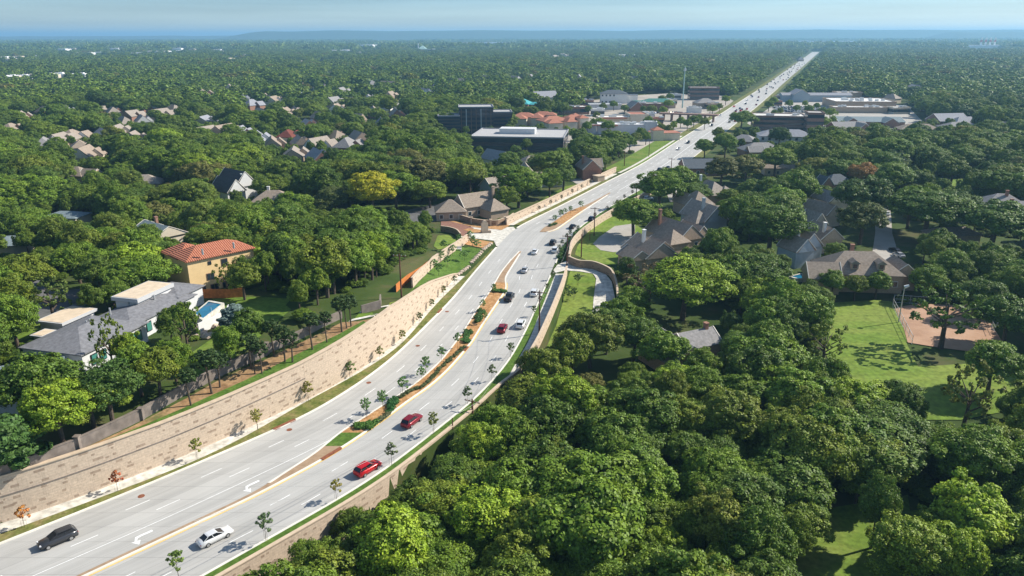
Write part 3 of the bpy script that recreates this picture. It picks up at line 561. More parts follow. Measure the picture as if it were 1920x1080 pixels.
def make_car(kind):
    p = PROF[kind]; P = {}
    mb = MB(); rings = []
    for x, w, a, b, c in p['st']: rings.append([(x, -w * .93, a), (x, -w, (a + b) / 2), (x, -w * .97, b), (x, -w * .80, c), (x, 0, c + .03), (x, w * .80, c), (x, w * .97, b), (x, w, (a + b) / 2), (x, w * .93, a)])
    for A, B in zip(rings, rings[1:]):
        for i in range(8): mb.face([A[i], B[i], B[i + 1], A[i + 1]])
        mb.face([A[8], B[8], B[0], A[0]])
    mb.face(rings[0]); mb.face(rings[-1][::-1]); P['body'] = (mb, [M_paint])
    if kind == 'pickup':
        q = MB(); q.box((-1.9, 0, 1.20), (1.6, 1.6, .03)); P['load_bed'] = (q, [M_black])
    c = p['cab']; belt = [s[4] for s in p['st']]
    def hw(x): return np.interp(x, [s[0] for s in p['st']], [s[1] for s in p['st']]) * .82
    zb = lambda x: float(np.interp(x, [s[0] for s in p['st']], belt)) - .02
    g = MB(); (x0, z0, w0), (x1, z1, w1), (x2, z2, w2), (x3, z3, w3) = c
    for s in (-1, 1):
        pts = [(x0, s * hw(x0), zb(x0)), (x3, s * hw(x3), zb(x3)), (x2, s * w2, z2 - .06), (x1, s * w1, z1 - .06)]; g.face(pts if s < 0 else pts[::-1])
    g.face([(x3, -hw(x3), zb(x3)), (x3, hw(x3), zb(x3)), (x2, w2, z2 - .06), (x2, -w2, z2 - .06)]); g.face([(x0, hw(x0), zb(x0)), (x0, -hw(x0), zb(x0)), (x1, -w1, z1 - .06), (x1, w1, z1 - .06)])
    P['window_glass'] = (g, [M_tglass])
    r = MB(); xa, xb = x1, x2
    for (ya, yb, dz) in ((-1, -.85, 0), (-.85, .85, 1), (.85, 1, 0)): pass
    top = [[(xx, yy * ww, zz + (.0 if abs(yy) > .9 else .03)) for yy in (-1.02, -.8, .8, 1.02)] for xx, ww, zz in ((xa - .06, w1, z1 - .05), (xa + .15, w1, z1), (xb - .15, w2, z2), (xb + .08, w2, z2 - .05))]
    for A, B in zip(top, top[1:]):
        for i in range(3): r.face([A[i], A[i + 1], B[i + 1], B[i]][::-1])
    for s in (-1, 1):   # pillars
        for xm, dz in ((x0, x1), (x3, x2), ((x0 + x3) / 2 - .1, (x1 + x2) / 2 - .1)):
            r.tube((xm, s * (hw(xm) + .012), zb(xm)), (dz, s * (w1 + .015), z1 - .05), .045, .04, 5)
    P['roof'] = (r, [M_paint])
    return p, P
CARLIB = {k: make_car(k) for k in PROF}
CAR_PROTO = {}
def car(kind, x, y, heading, col, label, group=None, detail=True, z=0.0, name=None):
    nm = name or {'sedan': 'sedan_car', 'suv': 'suv_car', 'pickup': 'pickup_truck'}[kind]; cat = {'sedan': 'car', 'suv': 'suv', 'pickup': 'pickup truck'}[kind]
    p, P = CARLIB[kind]
    if not detail:
        if (kind, 'lo') not in CAR_PROTO:
            mb = MB()
            for k, (b, m) in P.items():
                mi = 1 if k == 'window_glass' else 0 if k != 'load_bed' else 2
                for f in b.f: mb.face([b.v[i] for i in f], mi)
            for wx in p['wb']:
                for s in (-1, 1): mb.tube((wx, s * .62, .33), (wx, s * .90, .33), .33, .33, 8, 2)
            o = mb.build(nm, [M_paint, M_tglass, M_black]); CAR_PROTO[(kind, 'lo')] = o; first = o
        else: first = CAR_PROTO[(kind, 'lo')].copy(); COL.objects.link(first)
        first.location = (x, y, z); first.rotation_euler = (0, 0, heading); first.color = (*col, 1); tag(first, label, cat, group); return first
    t = empty(nm, (x, y, z), heading, label, cat, group)
    if kind not in CAR_PROTO:
        d = {}
        for k, (b, m) in P.items(): d[k] = b.build(k, m, smooth=(k == 'body'))
        wb = MB(); wb.tube((0, -.11, 0), (0, .11, 0), .34, .34, 18); d['tyre'] = wb.build('tyre', M_tyre)
        rb_ = MB(); rb_.tube((0, -.125, 0), (0, .125, 0), .22, .22, 12); d['rim'] = rb_.build('rim', M_rim)
        st = p['st']; hb = MB(); hb.box((0, 0, 0), (.22, .30, .13)); d['headlight'] = hb.build('headlight', M_lamp); tb = MB(); tb.box((0, 0, 0), (.16, .28, .15)); d['tail_light'] = tb.build('tail_light', M_tail)
        for o in d.values(): COL.objects.unlink(o)
        CAR_PROTO[kind] = d
    d = CAR_PROTO[kind]; st = p['st']
    def put(k, loc=(0, 0, 0), par=t, rz=0):
        o = d[k].copy(); COL.objects.link(o); o.parent = par; o.location = loc; o.color = (*col, 1); o.rotation_euler = (0, 0, rz); return o
    for k in P: put(k)
    for wx in p['wb']:
        for s in (-1, 1):
            w = empty('wheel', (wx, s * (st[3][1] - .12), .34)); w.parent = t; put('tyre', par=w); put('rim', par=w)
    for s in (-1, 1):
        put('headlight', (p['L'] / 2 - .18, s * st[-2][1] * .76, st[-2][3] + .0), rz=-s * .35); put('tail_light', (-p['L'] / 2 + .09, s * st[0][1] * .86, st[0][3] + .06), rz=s * .3)
    return t
def heading(l, y, back=False):
    k = float(fx(l, y + 3) - fx(l, y - 3)) / 6; a = math.atan2(1, k); return a + math.pi if back else a
def carpx(kind, px, py, l, col, label, back=False, **k):
    if py > 740: KEEP.append((px - 30, py - 20, px + 25, py + 18, W(px, py + 18)[1], .995))
    x, y = W(px, py, 0.5); return car(kind, x, y, heading(l, y, back), col, label, **k)
WHT, BLK, RED, MAR, SIL, GRY, BLU = (.78, .78, .77), (.015, .016, .02), (.55, .012, .015), (.22, .008, .018), (.45, .46, .47), (.07, .075, .085), (.03, .06, .14)
carpx('suv', 106, 1009, KL, (.05, .052, .058), 'dark grey suv with silver roof rails driving downhill lane beside the high wall', back=True)
carpx('sedan', 401, 1005, MR, WHT, 'white sedan with dark rear window near the thin roadside sapling shadow')
carpx('suv', 688, 878, MR, RED, 'bright red suv partly behind an oak crown at the road edge')
carpx('suv', 771, 789, MR, MAR, 'dark crimson suv beside the median tip with green shrubs')
carpx('suv', 941, 616, MR, MAR, 'dark red suv ahead of the white suv near the mulch median')
carpx('suv', 976, 608, KR, WHT, 'white suv in the outer lane beside the dark red suv')
carpx('pickup', 954, 558, MR, BLK, 'black pickup truck next to the green median shrubs')
carpx('suv', 1001, 549, KR, WHT, 'white suv level with the black pickup truck')
carpx('sedan', 983, 506, MR, SIL, 'silver sedan with blue shadow opposite the driveway mouth')
carpx('sedan', 1002, 472, MR, WHT, 'white sedan behind the silver one, close to the median nose')
carpx('suv', 1040, 469, KR, WHT, 'white suv in the kerb lane by the green shrubs')
carpx('suv', 1036, 455, KR, BLK, 'black suv just ahead of the white kerb lane suv')
carpx('sedan', 1073, 425, KR, BLK, 'black sedan beside the second mulch median')
carpx('suv', 1109, 411, KR, (.012, .02, .05), 'dark navy suv passing the tall wooden pole')
for px, py, k, b, lb in [(1216, 344, 'suv', 0, 'black suv nearest the roadside pole in the group of five'), (1224, 332, 'suv', 0, 'dark red brown suv second in the group of five'), (1245, 328, 'sedan', 0, 'dark car by the wall end beyond the shade trees'), (1236, 318, 'sedan', 0, 'small dark car in the middle lane of the group of five'), (1252, 315, 'sedan', 0, 'dark car leading the group of five near the second pole'), (1272, 280, 'sedan', 1, 'silver car alone on the wide pale road before the lawn corner'), (1290, 268, 'suv', 1, 'black suv alone on the wide road near the junction'), (1334, 236, 'suv', 1, 'dark suv turning out of the shopping junction')]:
    carpx(k, px, py, KR, {'dark red': MAR}.get(lb[:8], SIL if 'silver' in lb else BLK), lb.replace('nearest', 'close to'), back=bool(b), detail=False)
CARC = [WHT, WHT, BLK, BLK, SIL, GRY, GRY, BLU, MAR, RED, (.3, .27, .2)]
def grp_cars(n, y0, y1, offs, label, group, back=False):
    for i in range(n):
        y = y0 + (y1 - y0) * ((i + random.uniform(.1, .9)) / n); o = random.choice(offs); l = offl_cache(o, back); x = float(fx(l, y))
        car(random.choice(['sedan', 'suv', 'suv']), x, y, heading(KR, y, back), random.choice(CARC), label, group, detail=False)
_oc = {}
def offl_cache(o, back):
    if (o, back) not in _oc: _oc[(o, back)] = offl(KL, o) if back else offl(KR, -o)
    return _oc[(o, back)]
grp_cars(16, 600, 720, [2, 5.4, 8.8, 12], 'small car queueing at the shopping street junction', 'cars queueing at the junction')
grp_cars(26, 740, 1900, [2, 5.4, 8.8], 'small car on the far straight road going away', 'cars on the far straight road going away')
grp_cars(34, 640, 1900, [2, 5.4, 8.8], 'small car on the far straight road coming closer', 'cars on the far straight road coming closer', True)
def lot(pa, pb, n, rowsn, label, group, cols, dy=0):
    A, B = W(*pa), W(*pb); a = math.atan2(B[1] - A[1], B[0] - A[0])
    for r in range(rowsn):
        for i in range(n):
            if random.random() < .15: continue
            t = (i + .5) / n; x = A[0] + (B[0] - A[0]) * t - math.sin(a) * 7.5 * r * (1 if r % 2 else 1.6); y = A[1] + (B[1] - A[1]) * t + math.cos(a) * 7.5 * r * (1 if r % 2 else 1.6)
            car(random.choice(['sedan', 'suv']), x, y, a + math.pi / 2, random.choice(cols), label, group, detail=False, z=-.05)
lot((1134, 272), (1150, 256), 9, 1, 'blue grey car in the first row of the small car park behind the tall trees', 'cars in the first row of the small car park', [BLU, BLU, GRY]); lot((1158, 272), (1176, 256), 9, 1, 'dark blue car in the second row of the small car park behind the tall trees', 'cars in the second row of the small car park', [BLU, BLU, BLK])
lot((1060, 250), (1105, 262), 10, 1, 'car parked beside the red tiled office courts', 'cars parked beside the red tiled office courts', CARC)
lot((1456, 211), (1548, 213), 18, 6, 'car in the crowded lot before the columned store', 'cars in the crowded lot before the columned store', [WHT, WHT, SIL, GRY, BLU, BLK])
lot((1256, 212), (1325, 218), 14, 1, 'car parked around the filling station canopy', 'cars parked around the filling station', CARC)
lot((1168, 220), (1240, 212), 12, 1, 'car parked behind the red and cream shops', 'cars parked behind the red and cream shops', CARC)
for px, py, c, lb in [(1683, 483, SIL, 'silver car parked at the edge of the tree shaded street'), (1676, 474, BLK, 'black car parked behind the silver one on the shaded street'), (1658, 405, WHT, 'white car far up the tree shaded street'), (5, 520, BLU, 'dark blue car on the curved street behind the oaks')]:
    x, y, z = G(px, py); car('sedan', x, y, 1.7, c, lb, detail=False, z=z + .12)
x, y, z = G(1214, 376); car('suv', x, y, .3, WHT, 'white suv parked in the circular drive under trees', detail=False, z=z + .13)

# ------------------------------------------------------------------ poles and wires
def pole(px, py, top, label, arms=1, m=M_pole, r=0.17, name='utility_pole', insul=True):
    x, y, z = G(px, py); hs = np.arange(2, 30, .1); yy = proj(np.full(hs.shape, x), np.full(hs.shape, y), z + hs)[1]; h = float(hs[np.argmin(abs(yy - top))])
    a = heading(KR, y) if arms else 0; t = empty(name, (x, y, z), a, label, 'utility pole'); mb = MB(); mb.tube((0, 0, -.3), (0, 0, h), r * 1.25, r * .8, 10); mb.build('pole', m, t)
    KEEP.append((px - 5, top, px + 5, py - (py - top) * .25, y, .97))
    for k in range(arms):
        mb = MB(); mb.box((0.0, 0, h - .5 - k * 1.2), (.14, 3.2, .16)); mb.build('crossarm', m, t)
        if insul:
            for s in (-1.4, -.5, .5, 1.4): mb = MB(); mb.tube((0, s, h - .42 - k * 1.2), (0, s, h - .15 - k * 1.2), .07, .05, 6); mb.build('insulator', M_metal, t)
    return x, y, z + h, a
pA = pole(885, 806, 748, 'brown wooden utility pole with crossarm between the road wall and the oaks'); 
pB = pole(752, 559, 476, 'tall brown pole with pale crossarm by the cedar fence')
pC = pole(1010, 628, 545, 'tall wooden pole rising beside the shaded sidewalk'); pD = pole(1062, 500, 440, 'wooden pole at the corner of the curved driveway wall')
pE = pole(1089, 483, 440, 'short wooden pole on the lawn inside the curved wall', arms=0); pF = pole(1113, 443, 389, 'wooden pole on the lawn behind the wall, opposite the second median')
pG = pole(1191, 392, 344, 'wooden pole beside the shade trees and tan wall'); pH = pole(1221, 352, 323, 'wooden pole by the group of five cars'); pI = pole(1257, 330, 297, 'wooden pole at the end of the tan wall')
pole(1170, 312, 286, 'thin pole on the grass strip before the tall pair of trees', r=.2); pole(1216, 295, 265, 'slim pole at the corner of the lawn triangle', r=.15, arms=0); pole(1330, 222, 198, 'tall dark pole beside the shopping junction', r=.25, arms=1)
for px, py, tp, lb in [(848, 830, 800, 'dark slim post in front of the road wall'), (1105, 452, 428, 'slim brown post against the tan wall'), (1193, 388, 375, 'small post against the tan wall beside the shade trees')]: pole(px, py, tp, lb, arms=0, r=.1, name='post')
def wire(a, b, off, sag, label, r=.03):
    (x0, y0, z0, h0), (x1, y1, z1, h1) = a, b; mb = MB(); n = 24; P = []
    o0 = Vector((-math.sin(h0), math.cos(h0), 0)) * off; o1 = Vector((-math.sin(h1), math.cos(h1), 0)) * off
    A = Vector((x0, y0, z0 - .15)) + o0; B = Vector((x1, y1, z1 - .15)) + o1
    for i in range(n + 1): t = i / n; q = A.lerp(B, t); q.z -= sag * 4 * t * (1 - t); P.append(q - A)
    for p, q in zip(P, P[1:]): mb.tube(p, q, r, r, 5, cap=False)
    o = mb.build('overhead_wire', M_wire); o.location = A; tag(o, label, 'wire', 'overhead wires along the road wall')
xz, yz, zz = G(396, 1130); pZ = (xz, yz, zz + 9, pA[3] * 0 + heading(KR, yz))
for off, s in ((-1.4, 1.2), (1.4, 1.4), (.5, 1.3)): wire(pZ, pA, off, s, 'pale overhead wire from the crossarm pole down over the oak crowns')
for off, s in ((-1.4, 1.0), (1.4, 1.1)): wire(pA, pC, off, s, 'thin overhead wire between the crossarm pole and the sidewalk pole', r=.018); wire(pC, pD, off, 1.2, 'thin overhead wire between the sidewalk pole and the driveway pole', r=.015)
# field lamps
def field_lamp(px, py, top, label):
    x, y, z = G(px, py); hs = np.arange(4, 20, .1); h = float(hs[np.argmin(abs(proj(np.full(hs.shape, x), np.full(hs.shape, y), z + hs)[1] - top))])
    t = empty('field_lamp', (x, y, z), 0, label, 'lamp post'); mb = MB(); mb.tube((0, 0, 0), (0, 0, h), .17, .1, 10); mb.build('pole', M_metal, t)
    mb = MB(); mb.tube((-.1, -.1, h - .3), (.9, -.3, h + .15), .45, .3, 10); mb.build('lamp_head', mat('pale_lamp_housing', (.75, .75, .72), var=0), t)
    KEEP.append((px - 8, top - 6, px + 12, py, y, .97))
field_lamp(1683, 607, 537, 'grey field lamp on the fence line between lawn and infield'); field_lamp(1868, 612, 560, 'grey field lamp among trees behind the far side of the infield')
# cell mast
x, y = W(1279, 203); t = empty('antenna_mast', (x, y, 0), 0, 'thin pale antenna mast behind the shops', 'mast'); mb = MB(); mb.tube((0, 0, 0), (0, 0, 38), .7, .4, 8); mb.build('pole', mat('pale_green_steel', (.35, .5, .48), var=0), t)
mb = MB(); mb.tube((0, 0, 34), (0, 0, 36), 1.3, 1.3, 8); mb.build('antenna_ring', M_metal, t); KEEP.append((1272, 145, 1286, 200, y, .98))
# chain link fence round the infield
def cfence(pxs, h, label):
    P = [G(a, b) for a, b in pxs]; o = P[0]; t = empty('chain_link_fence', o, 0, label, 'fence')
    for i in range(len(P) - 1):
        a, b = Vector(P[i]) - Vector(o), Vector(P[i + 1]) - Vector(o); k = max(1, int((b - a).length / 3.5)); mb = MB()
        for hh in (0.15, h * .5, h): mb.tube(a + Vector((0, 0, hh)), b + Vector((0, 0, hh)), .05, .05, 5, cap=False)
        n = int((b - a).length / .7)
        for j in range(n): q = a.lerp(b, j / n); mb.tube(q, q + Vector((0, 0, h)), .012, .012, 3, cap=False)
        mb.build('mesh_panel', M_metal, t)
        for j in range(k): q = a.lerp(b, j / k); mb = MB(); mb.tube(q, q + Vector((0, 0, h + .1)), .06, .06, 6); mb.build('post', M_metal, t)
cfence([(1708, 648), (1690, 612), (1672, 577), (1674, 569), (1735, 573)], 2.2, 'pale chain link fence along the lawn side of the infield'); cfence([(1835, 588), (1852, 610), (1862, 632)], 2.2, 'short chain link fence stretch in the shade beyond the infield'); cfence([(1820, 665), (1870, 676), (1925, 690)], 1.6, 'low chain link fence along the shaded edge below the infield')

# ------------------------------------------------------------------ houses
def shingle(name, c): return mat(name, c, var=0.22, scale=1.6, detail=8, spec=.15)
ROOFS = dict(tan=shingle('tan_shingles', (.29, .25, .21)), brown=shingle('brown_shingles', (.29, .235, .185)), grey=shingle('grey_shingles', (.25, .24, .235)), dark=shingle('dark_shingles', (.075, .072, .072)), blue=shingle('blue_grey_metal_roof', (.19, .235, .25)), slate=shingle('slate_roof', (.10, .115, .13)), pale=shingle('pale_flat_roof', (.60, .58, .54)), teal=shingle('teal_metal_roof', (.07, .34, .36)), maroon=shingle('maroon_roof', (.16, .05, .035)), green=shingle('green_metal_roof', (.07, .20, .17)), white=shingle('white_flat_roof', (.75, .74, .72)), lav=shingle('cool_grey_shingles', (.27, .275, .30)))
WALLS = dict(brick=mat('red_brick_wall', (.30, .16, .11), var=.2, scale=2), tanb=mat('tan_brick_wall', (.44, .33, .24), var=.15, scale=2), white=M_whitew, cream=mat('cream_stucco', (.62, .54, .42), var=.08, scale=.8), blue=mat('blue_grey_siding', (.32, .38, .42), var=.08, scale=1), dark=mat('dark_cladding', (.085, .07, .07), var=.1, scale=1), brown=mat('brown_masonry', (.22, .14, .11), var=.15, scale=1))
def tile_mat():
    m = bpy.data.materials.new('red_clay_tiles'); m.use_nodes = True; n, l, b = nodes_of(m); b.inputs['Roughness'].default_value = .8
    tc = n.new('ShaderNodeTexCoord'); wv = n.new('ShaderNodeTexWave'); wv.wave_type = 'BANDS'; wv.bands_direction = 'X'; wv.inputs['Scale'].default_value = .62; wv.inputs['Distortion'].default_value = .15; l.new(tc.outputs['Object'], wv.inputs['Vector'])
    no = n.new('ShaderNodeTexNoise'); no.inputs['Scale'].default_value = 3; no.inputs['Detail'].default_value = 6; l.new(tc.outputs['Object'], no.inputs['Vector'])
    r = ramp(m.node_tree, [(.3, (.34, .10, .05)), (.7, (.52, .19, .10))]); l.new(no.outputs[0], r.inputs[0])
    mr = n.new('ShaderNodeMapRange'); mr.inputs[3].default_value = .6; mr.inputs[4].default_value = 1.15; l.new(wv.outputs[0], mr.inputs[0])
    sc = n.new('ShaderNodeVectorMath'); sc.operation = 'SCALE'; l.new(r.outputs[0], sc.inputs[0]); l.new(mr.outputs[0], sc.inputs['Scale']); l.new(sc.outputs[0], b.inputs['Base Color'])
    bp = n.new('ShaderNodeBump'); bp.inputs['Distance'].default_value = .1; l.new(wv.outputs[0], bp.inputs['Height']); l.new(bp.outputs[0], b.inputs['Normal']); return m
ROOFS['tile'] = tile_mat()
ROOFS['seam'] = shingle('standing_seam_grey', (.19, .19, .20))
def roof_block(rb, wb, cx, cy, w, d, h, rh, typ, eo=.5, mi=0, tb=None):
    """roof on a rectangle; ridge along the longer side (gable/hip)."""
    swap = d > w
    def T(x, y, z): return (cx + (y if swap else x), cy + (x if swap else y), z)
    a, b = (d, w) if swap else (w, d); A, B = a / 2 + eo, b / 2 + eo; z0 = h - .12
    def F(m, pts):
        m.face([T(*p) for p in (pts[::-1] if swap else pts)])
    e = [(-A, -B, z0), (A, -B, z0), (A, B, z0), (-A, B, z0)]; E2 = [(x, y, z0 + .2) for x, y, z in e]
    F(rb, e[::-1])
    for i in range(4): j = (i + 1) % 4; F(rb, [e[i], e[j], E2[j], E2[i]])
    z1 = z0 + .2; zr = z1 + rh
    if typ == 'hip':
        r = max(0.15, A - B); R0, R1 = (-r, 0, zr), (r, 0, zr)
        F(rb, [E2[0], E2[1], R1, R0]); F(rb, [E2[2], E2[3], R0, R1]); F(rb, [E2[1], E2[2], R1]); F(rb, [E2[3], E2[0], R0])
    elif typ == 'gable':
        R0, R1 = (-A, 0, zr), (A, 0, zr)
        F(rb, [E2[0], E2[1], R1, R0]); F(rb, [E2[2], E2[3], R0, R1]); F(rb, [E2[1], E2[2], R1]); F(rb, [E2[3], E2[0], R0])
        k = .94
        for s in (-1, 1):
            x = s * (A + .03); q = [(x, -b / 2 * k, z0 - .05), (x, b / 2 * k, z0 - .05), (x, 0, z1 + rh * k)]; F(wb, q if s > 0 else q[::-1])
            if tb is not None:
                for v in (-1, 1): tb.tube(T(s * (A + .06), v * B, z1), T(s * (A + .06), 0, zr + .02), .13, .13, 4)
    else:
        F(rb, E2)
def house(label, px, py, yaw, blocks, wall='tanb', roof='tan', group=None, wins=0, chim=None, dormers=(), name='house', cat='house', keep=.85, hz=4.0, dz=0, door=False, extra=None, ridge=None):
    if 1190 < px < 1570 and 330 < py < 480: blocks = [(a * .86, b * .86, c * .84, d * .84, e, f * .92, g) for a, b, c, d, e, f, g in blocks]; chim = [(c[0] * .86, c[1] * .86) + tuple(c[2:]) for c in (chim or [])]; dormers = [(c[0] * .86, c[1] * .86, c[2]) for c in dormers]
    z = 0.0
    for _ in range(12): x, y = W(px, py, z + hz); z = float(terr(x, y))
    yaw = math.radians(yaw); t = empty(name, (x, y, z + dz), yaw, label, cat, group); wb, rb, tbs = MB(), MB(), []
    co, si = math.cos(yaw), math.sin(yaw); xs, ys_ = [], []; R = 0
    for k, (cx, cy, w, d, h, rh, typ) in enumerate(blocks):
        w_, d_ = w - .006 * k, d - .006 * k
        wb.box((cx, cy, h / 2 - .6), (w_, d_, h + 1.0)); tk = MB(); tbs.append(tk); roof_block(rb, wb, cx, cy, w_, d_, h, rh, typ, tb=tk)
        for u in (-1, 1):
            for v in (-1, 1):
                for zz in (1, h + rh * .7):
                    X, Y = x + (cx + u * w / 2) * co - (cy + v * d / 2) * si, y + (cx + u * w / 2) * si + (cy + v * d / 2) * co; q = proj(X, Y, z + zz); xs.append(float(q[0])); ys_.append(float(q[1]))
        R = max(R, math.hypot(cx, cy) + max(w, d) / 2)
        Pq = [(x + (cx + u * (w / 2 + .6)) * co - (cy + v * (d / 2 + .6)) * si, y + (cx + u * (w / 2 + .6)) * si + (cy + v * (d / 2 + .6)) * co) for u, v in ((-1, -1), (1, -1), (1, 1), (-1, 1))]
        EXCL.append((Pq, 2.2 if y < 700 else 4))
    wb.build('wall', WALLS[wall], t); ro = rb.build('roof', ROOFS[roof], t)
    for tk in tbs:
        if tk.f and group is None: tk.build('rake_trim', M_kerb, ro)
    if keep:
        x0, x1, y0, y1 = min(xs), max(xs), min(ys_), max(ys_); fx_ = .06 if y < 450 else .14; fy_ = .72 if name == 'building' else .55 if group else .7
        KEEP.append((x0 + (x1 - x0) * fx_, y0 + (y1 - y0) * .08, x1 - (x1 - x0) * fx_, y0 + (y1 - y0) * fy_, y, keep))
    n = 0
    for (cx, cy, w, d, h, rh, typ) in blocks:
        for side in ('s', 'e', 'w'):
            L = w if side == 's' else d; k = int(L // 3.6)
            for i in range(k):
                if n >= wins: break
                u = -L / 2 + L * (i + .5) / k; zz = [1.6] if h < 5 else [1.6, h - 1.5]
                for z_ in zz:
                    c = {'s': (cx + u, cy - d / 2, z_), 'e': (cx + w / 2, cy + u, z_), 'w': (cx - w / 2, cy + u, z_)}[side]; rz_ = 0 if side == 's' else math.pi / 2
                    if any(abs(c[0] - B[0]) < B[2] / 2 - .1 and abs(c[1] - B[1]) < B[3] / 2 - .1 for B in blocks): continue
                    f = MB(); f.box((0, 0, 0), (1.5, .16, 1.7)); fo = f.build('window', M_whitew if wall != 'white' else M_black, t); fo.location = c; fo.rotation_euler = (0, 0, rz_)
                    g = MB(); g.box((0, 0, 0), (1.2, .22, 1.4)); go = g.build('pane', M_glass, fo); n += 1
    for c in (chim or []):
        m = MB(); m.box((c[0], c[1], c[2] / 2 + 1.5), (1.0, .8, c[2] - 3)); m.box((c[0], c[1], c[2] + .12), (1.2, 1.0, .22)); ch = m.build('chimney', WALLS[c[3] if len(c) > 3 else 'brick'], ro)
    for (dx, dy, dzz) in dormers:
        m = MB(); m.box((dx, dy, dzz), (1.9, 2.6, 1.7)); dm = m.build('dormer', WALLS[wall], ro); m2, m3 = MB(), MB(); roof_block(m2, m3, dx, dy, 1.9, 2.8, dzz + .85, .9, 'gable', .3); m2.build('dormer_roof', ROOFS[roof], ro)
        g = MB(); g.box((dx, dy - 1.32, dzz), (1.1, .1, 1.1)); g.build('dormer_window', M_glass, ro)
    if door:
        m = MB(); m.box((blocks[0][0] + 1, blocks[0][1] - blocks[0][3] / 2 - .06, 1.1), (1.1, .12, 2.2)); m.build('door', WALLS['brown'], t)
    if extra: extra(t, ro)
    return t
B = lambda *a: a
# the yellow stucco house
def yextra(t, ro):
    for c in ((-4.5, -5.3, 5.1), (3.2, -5.3, 5.1)):
        m = MB(); m.tube((c[0], c[1] + .4, 9.6), (c[0], c[1] + .4, 11), .25, .25, 8); m.build('vent_pipe', M_metal, ro)
WALLS['yellow'] = mat('yellow_stucco', (.86, .62, .32), var=.07, scale=.6)
WALLS['lgrey'] = mat('pale_grey_render', (.60, .60, .60), var=.06, scale=.5)
hy = house('three storey yellow stucco house with red clay tile roof among the oaks', 398, 474, 46, [B(0, 0, 16.5, 9, 8.6, 2.2, 'hip'), B(-4.5, 5, 7.5, 9, 8.3, 2.2, 'hip')], 'yellow', 'tile', keep=.0, hz=8, extra=yextra)
for wx, wz, ww, wh_ in [(-3.2, 3.9, 1.9, 1.7), (.6, 6.6, 1.6, 1.9), (3.4, 4.6, 1.9, 1.7), (-3.0, 7.2, .8, .9), (-5.4, .9, 1.4, 2.0), (-2.6, .9, 2.0, 2.0), (.4, .9, 2.0, 2.0), (3.2, .9, 2, 2)]:
    f = MB(); f.box((wx, -4.5, wz), (ww, .2, wh_)); fo = f.build('window', WALLS['brown'], hy)
    for s in (-1, 1): g = MB(); g.box((wx + s * ww * .23, -4.6, wz), (ww * .38, .1, wh_ * .82)); g.build('pane', M_glass, fo)
KEEP.append((325, 440, 470, 535, 170, .96)); 
# the modern grey house
def mextra(t, ro):
    a = t.rotation_euler[2]; lx, ly, lz = t.location
    def loc(px, py, z): X, Y = W(px, py, lz + z); X -= lx; Y -= ly; return X * math.cos(a) + Y * math.sin(a), -X * math.sin(a) + Y * math.cos(a)
    for (px_, py_, w, d, h, hh) in [(267, 542, 11, 6.5, 5.6, .8), (124, 588, 9, 6.5, 3.7, .5), (80, 622, 3.6, 3, 3.2, .3)]:
        cx, cy = loc(px_, py_, h + hh)
        m = MB(); m.box((cx, cy, h / 2), (w - 1, d - 1, h)); m.build('upper_volume', WALLS['lgrey'], t); m = MB(); m.box((cx, cy, h + hh / 2 + .01), (w, d, hh)); f = m.build('fascia', mat('pale_fascia', (.48, .48, .48), var=0), t)
        m = MB(); m.box((cx, cy, h + hh + .04), (w - .7, d - .7, .05)); m.build('flat_roof', mat('tan_roof_membrane', (.62, .50, .36), var=.12, scale=.8), t)
    for x in (-13, -11, -3.5, -1.8, 3, 6.5, 9.5, 13):
        y0 = -6.55 if x < 0 else -4.85
        m = MB(); m.box((x, y0, 2.0), (1.5, .25, 2.0)); w = m.build('window', M_black, t); m = MB(); m.box((x, y0 - .1, 2.0), (1.2, .15, 1.7)); m.build('pane', mat('green_tint_glass', (.06, .22, .18), rough=.1, var=0, spec=.6), w)
    for x, yy in ((-6, 1), (-5, 1.2), (1, 2), (6, 2), (10, -1)): m = MB(); m.tube((x, yy, 4.4), (x, yy, 6.0), .16, .16, 8); m.build('vent_pipe', M_metal, ro)
house('long modern house with grey low roofs and tan flat roofed volumes', 215, 594, 75, [B(-7.5, 0, 16, 13, 3.9, 2.0, 'hip'), B(8, 0, 19, 9.6, 3.8, 1.3, 'hip'), B(18, .5, 8, 8, 4.3, .9, 'hip')], 'lgrey', 'seam', keep=.0, hz=4.5, extra=mextra); KEEP.append((70, 520, 375, 650, 118, .95))
house('blue grey metal roofed modern house at the edge, mostly behind an oak', 8, 712, 25, [B(0, 0, 15, 13, 4, .8, 'hip')], 'lgrey', 'blue', keep=.6)
m_pool = patch('pool_water', [], M_pool, wpts=[(0, 0), (1, 0), (0, 1)], excl=None); bpy.data.objects.remove(m_pool)
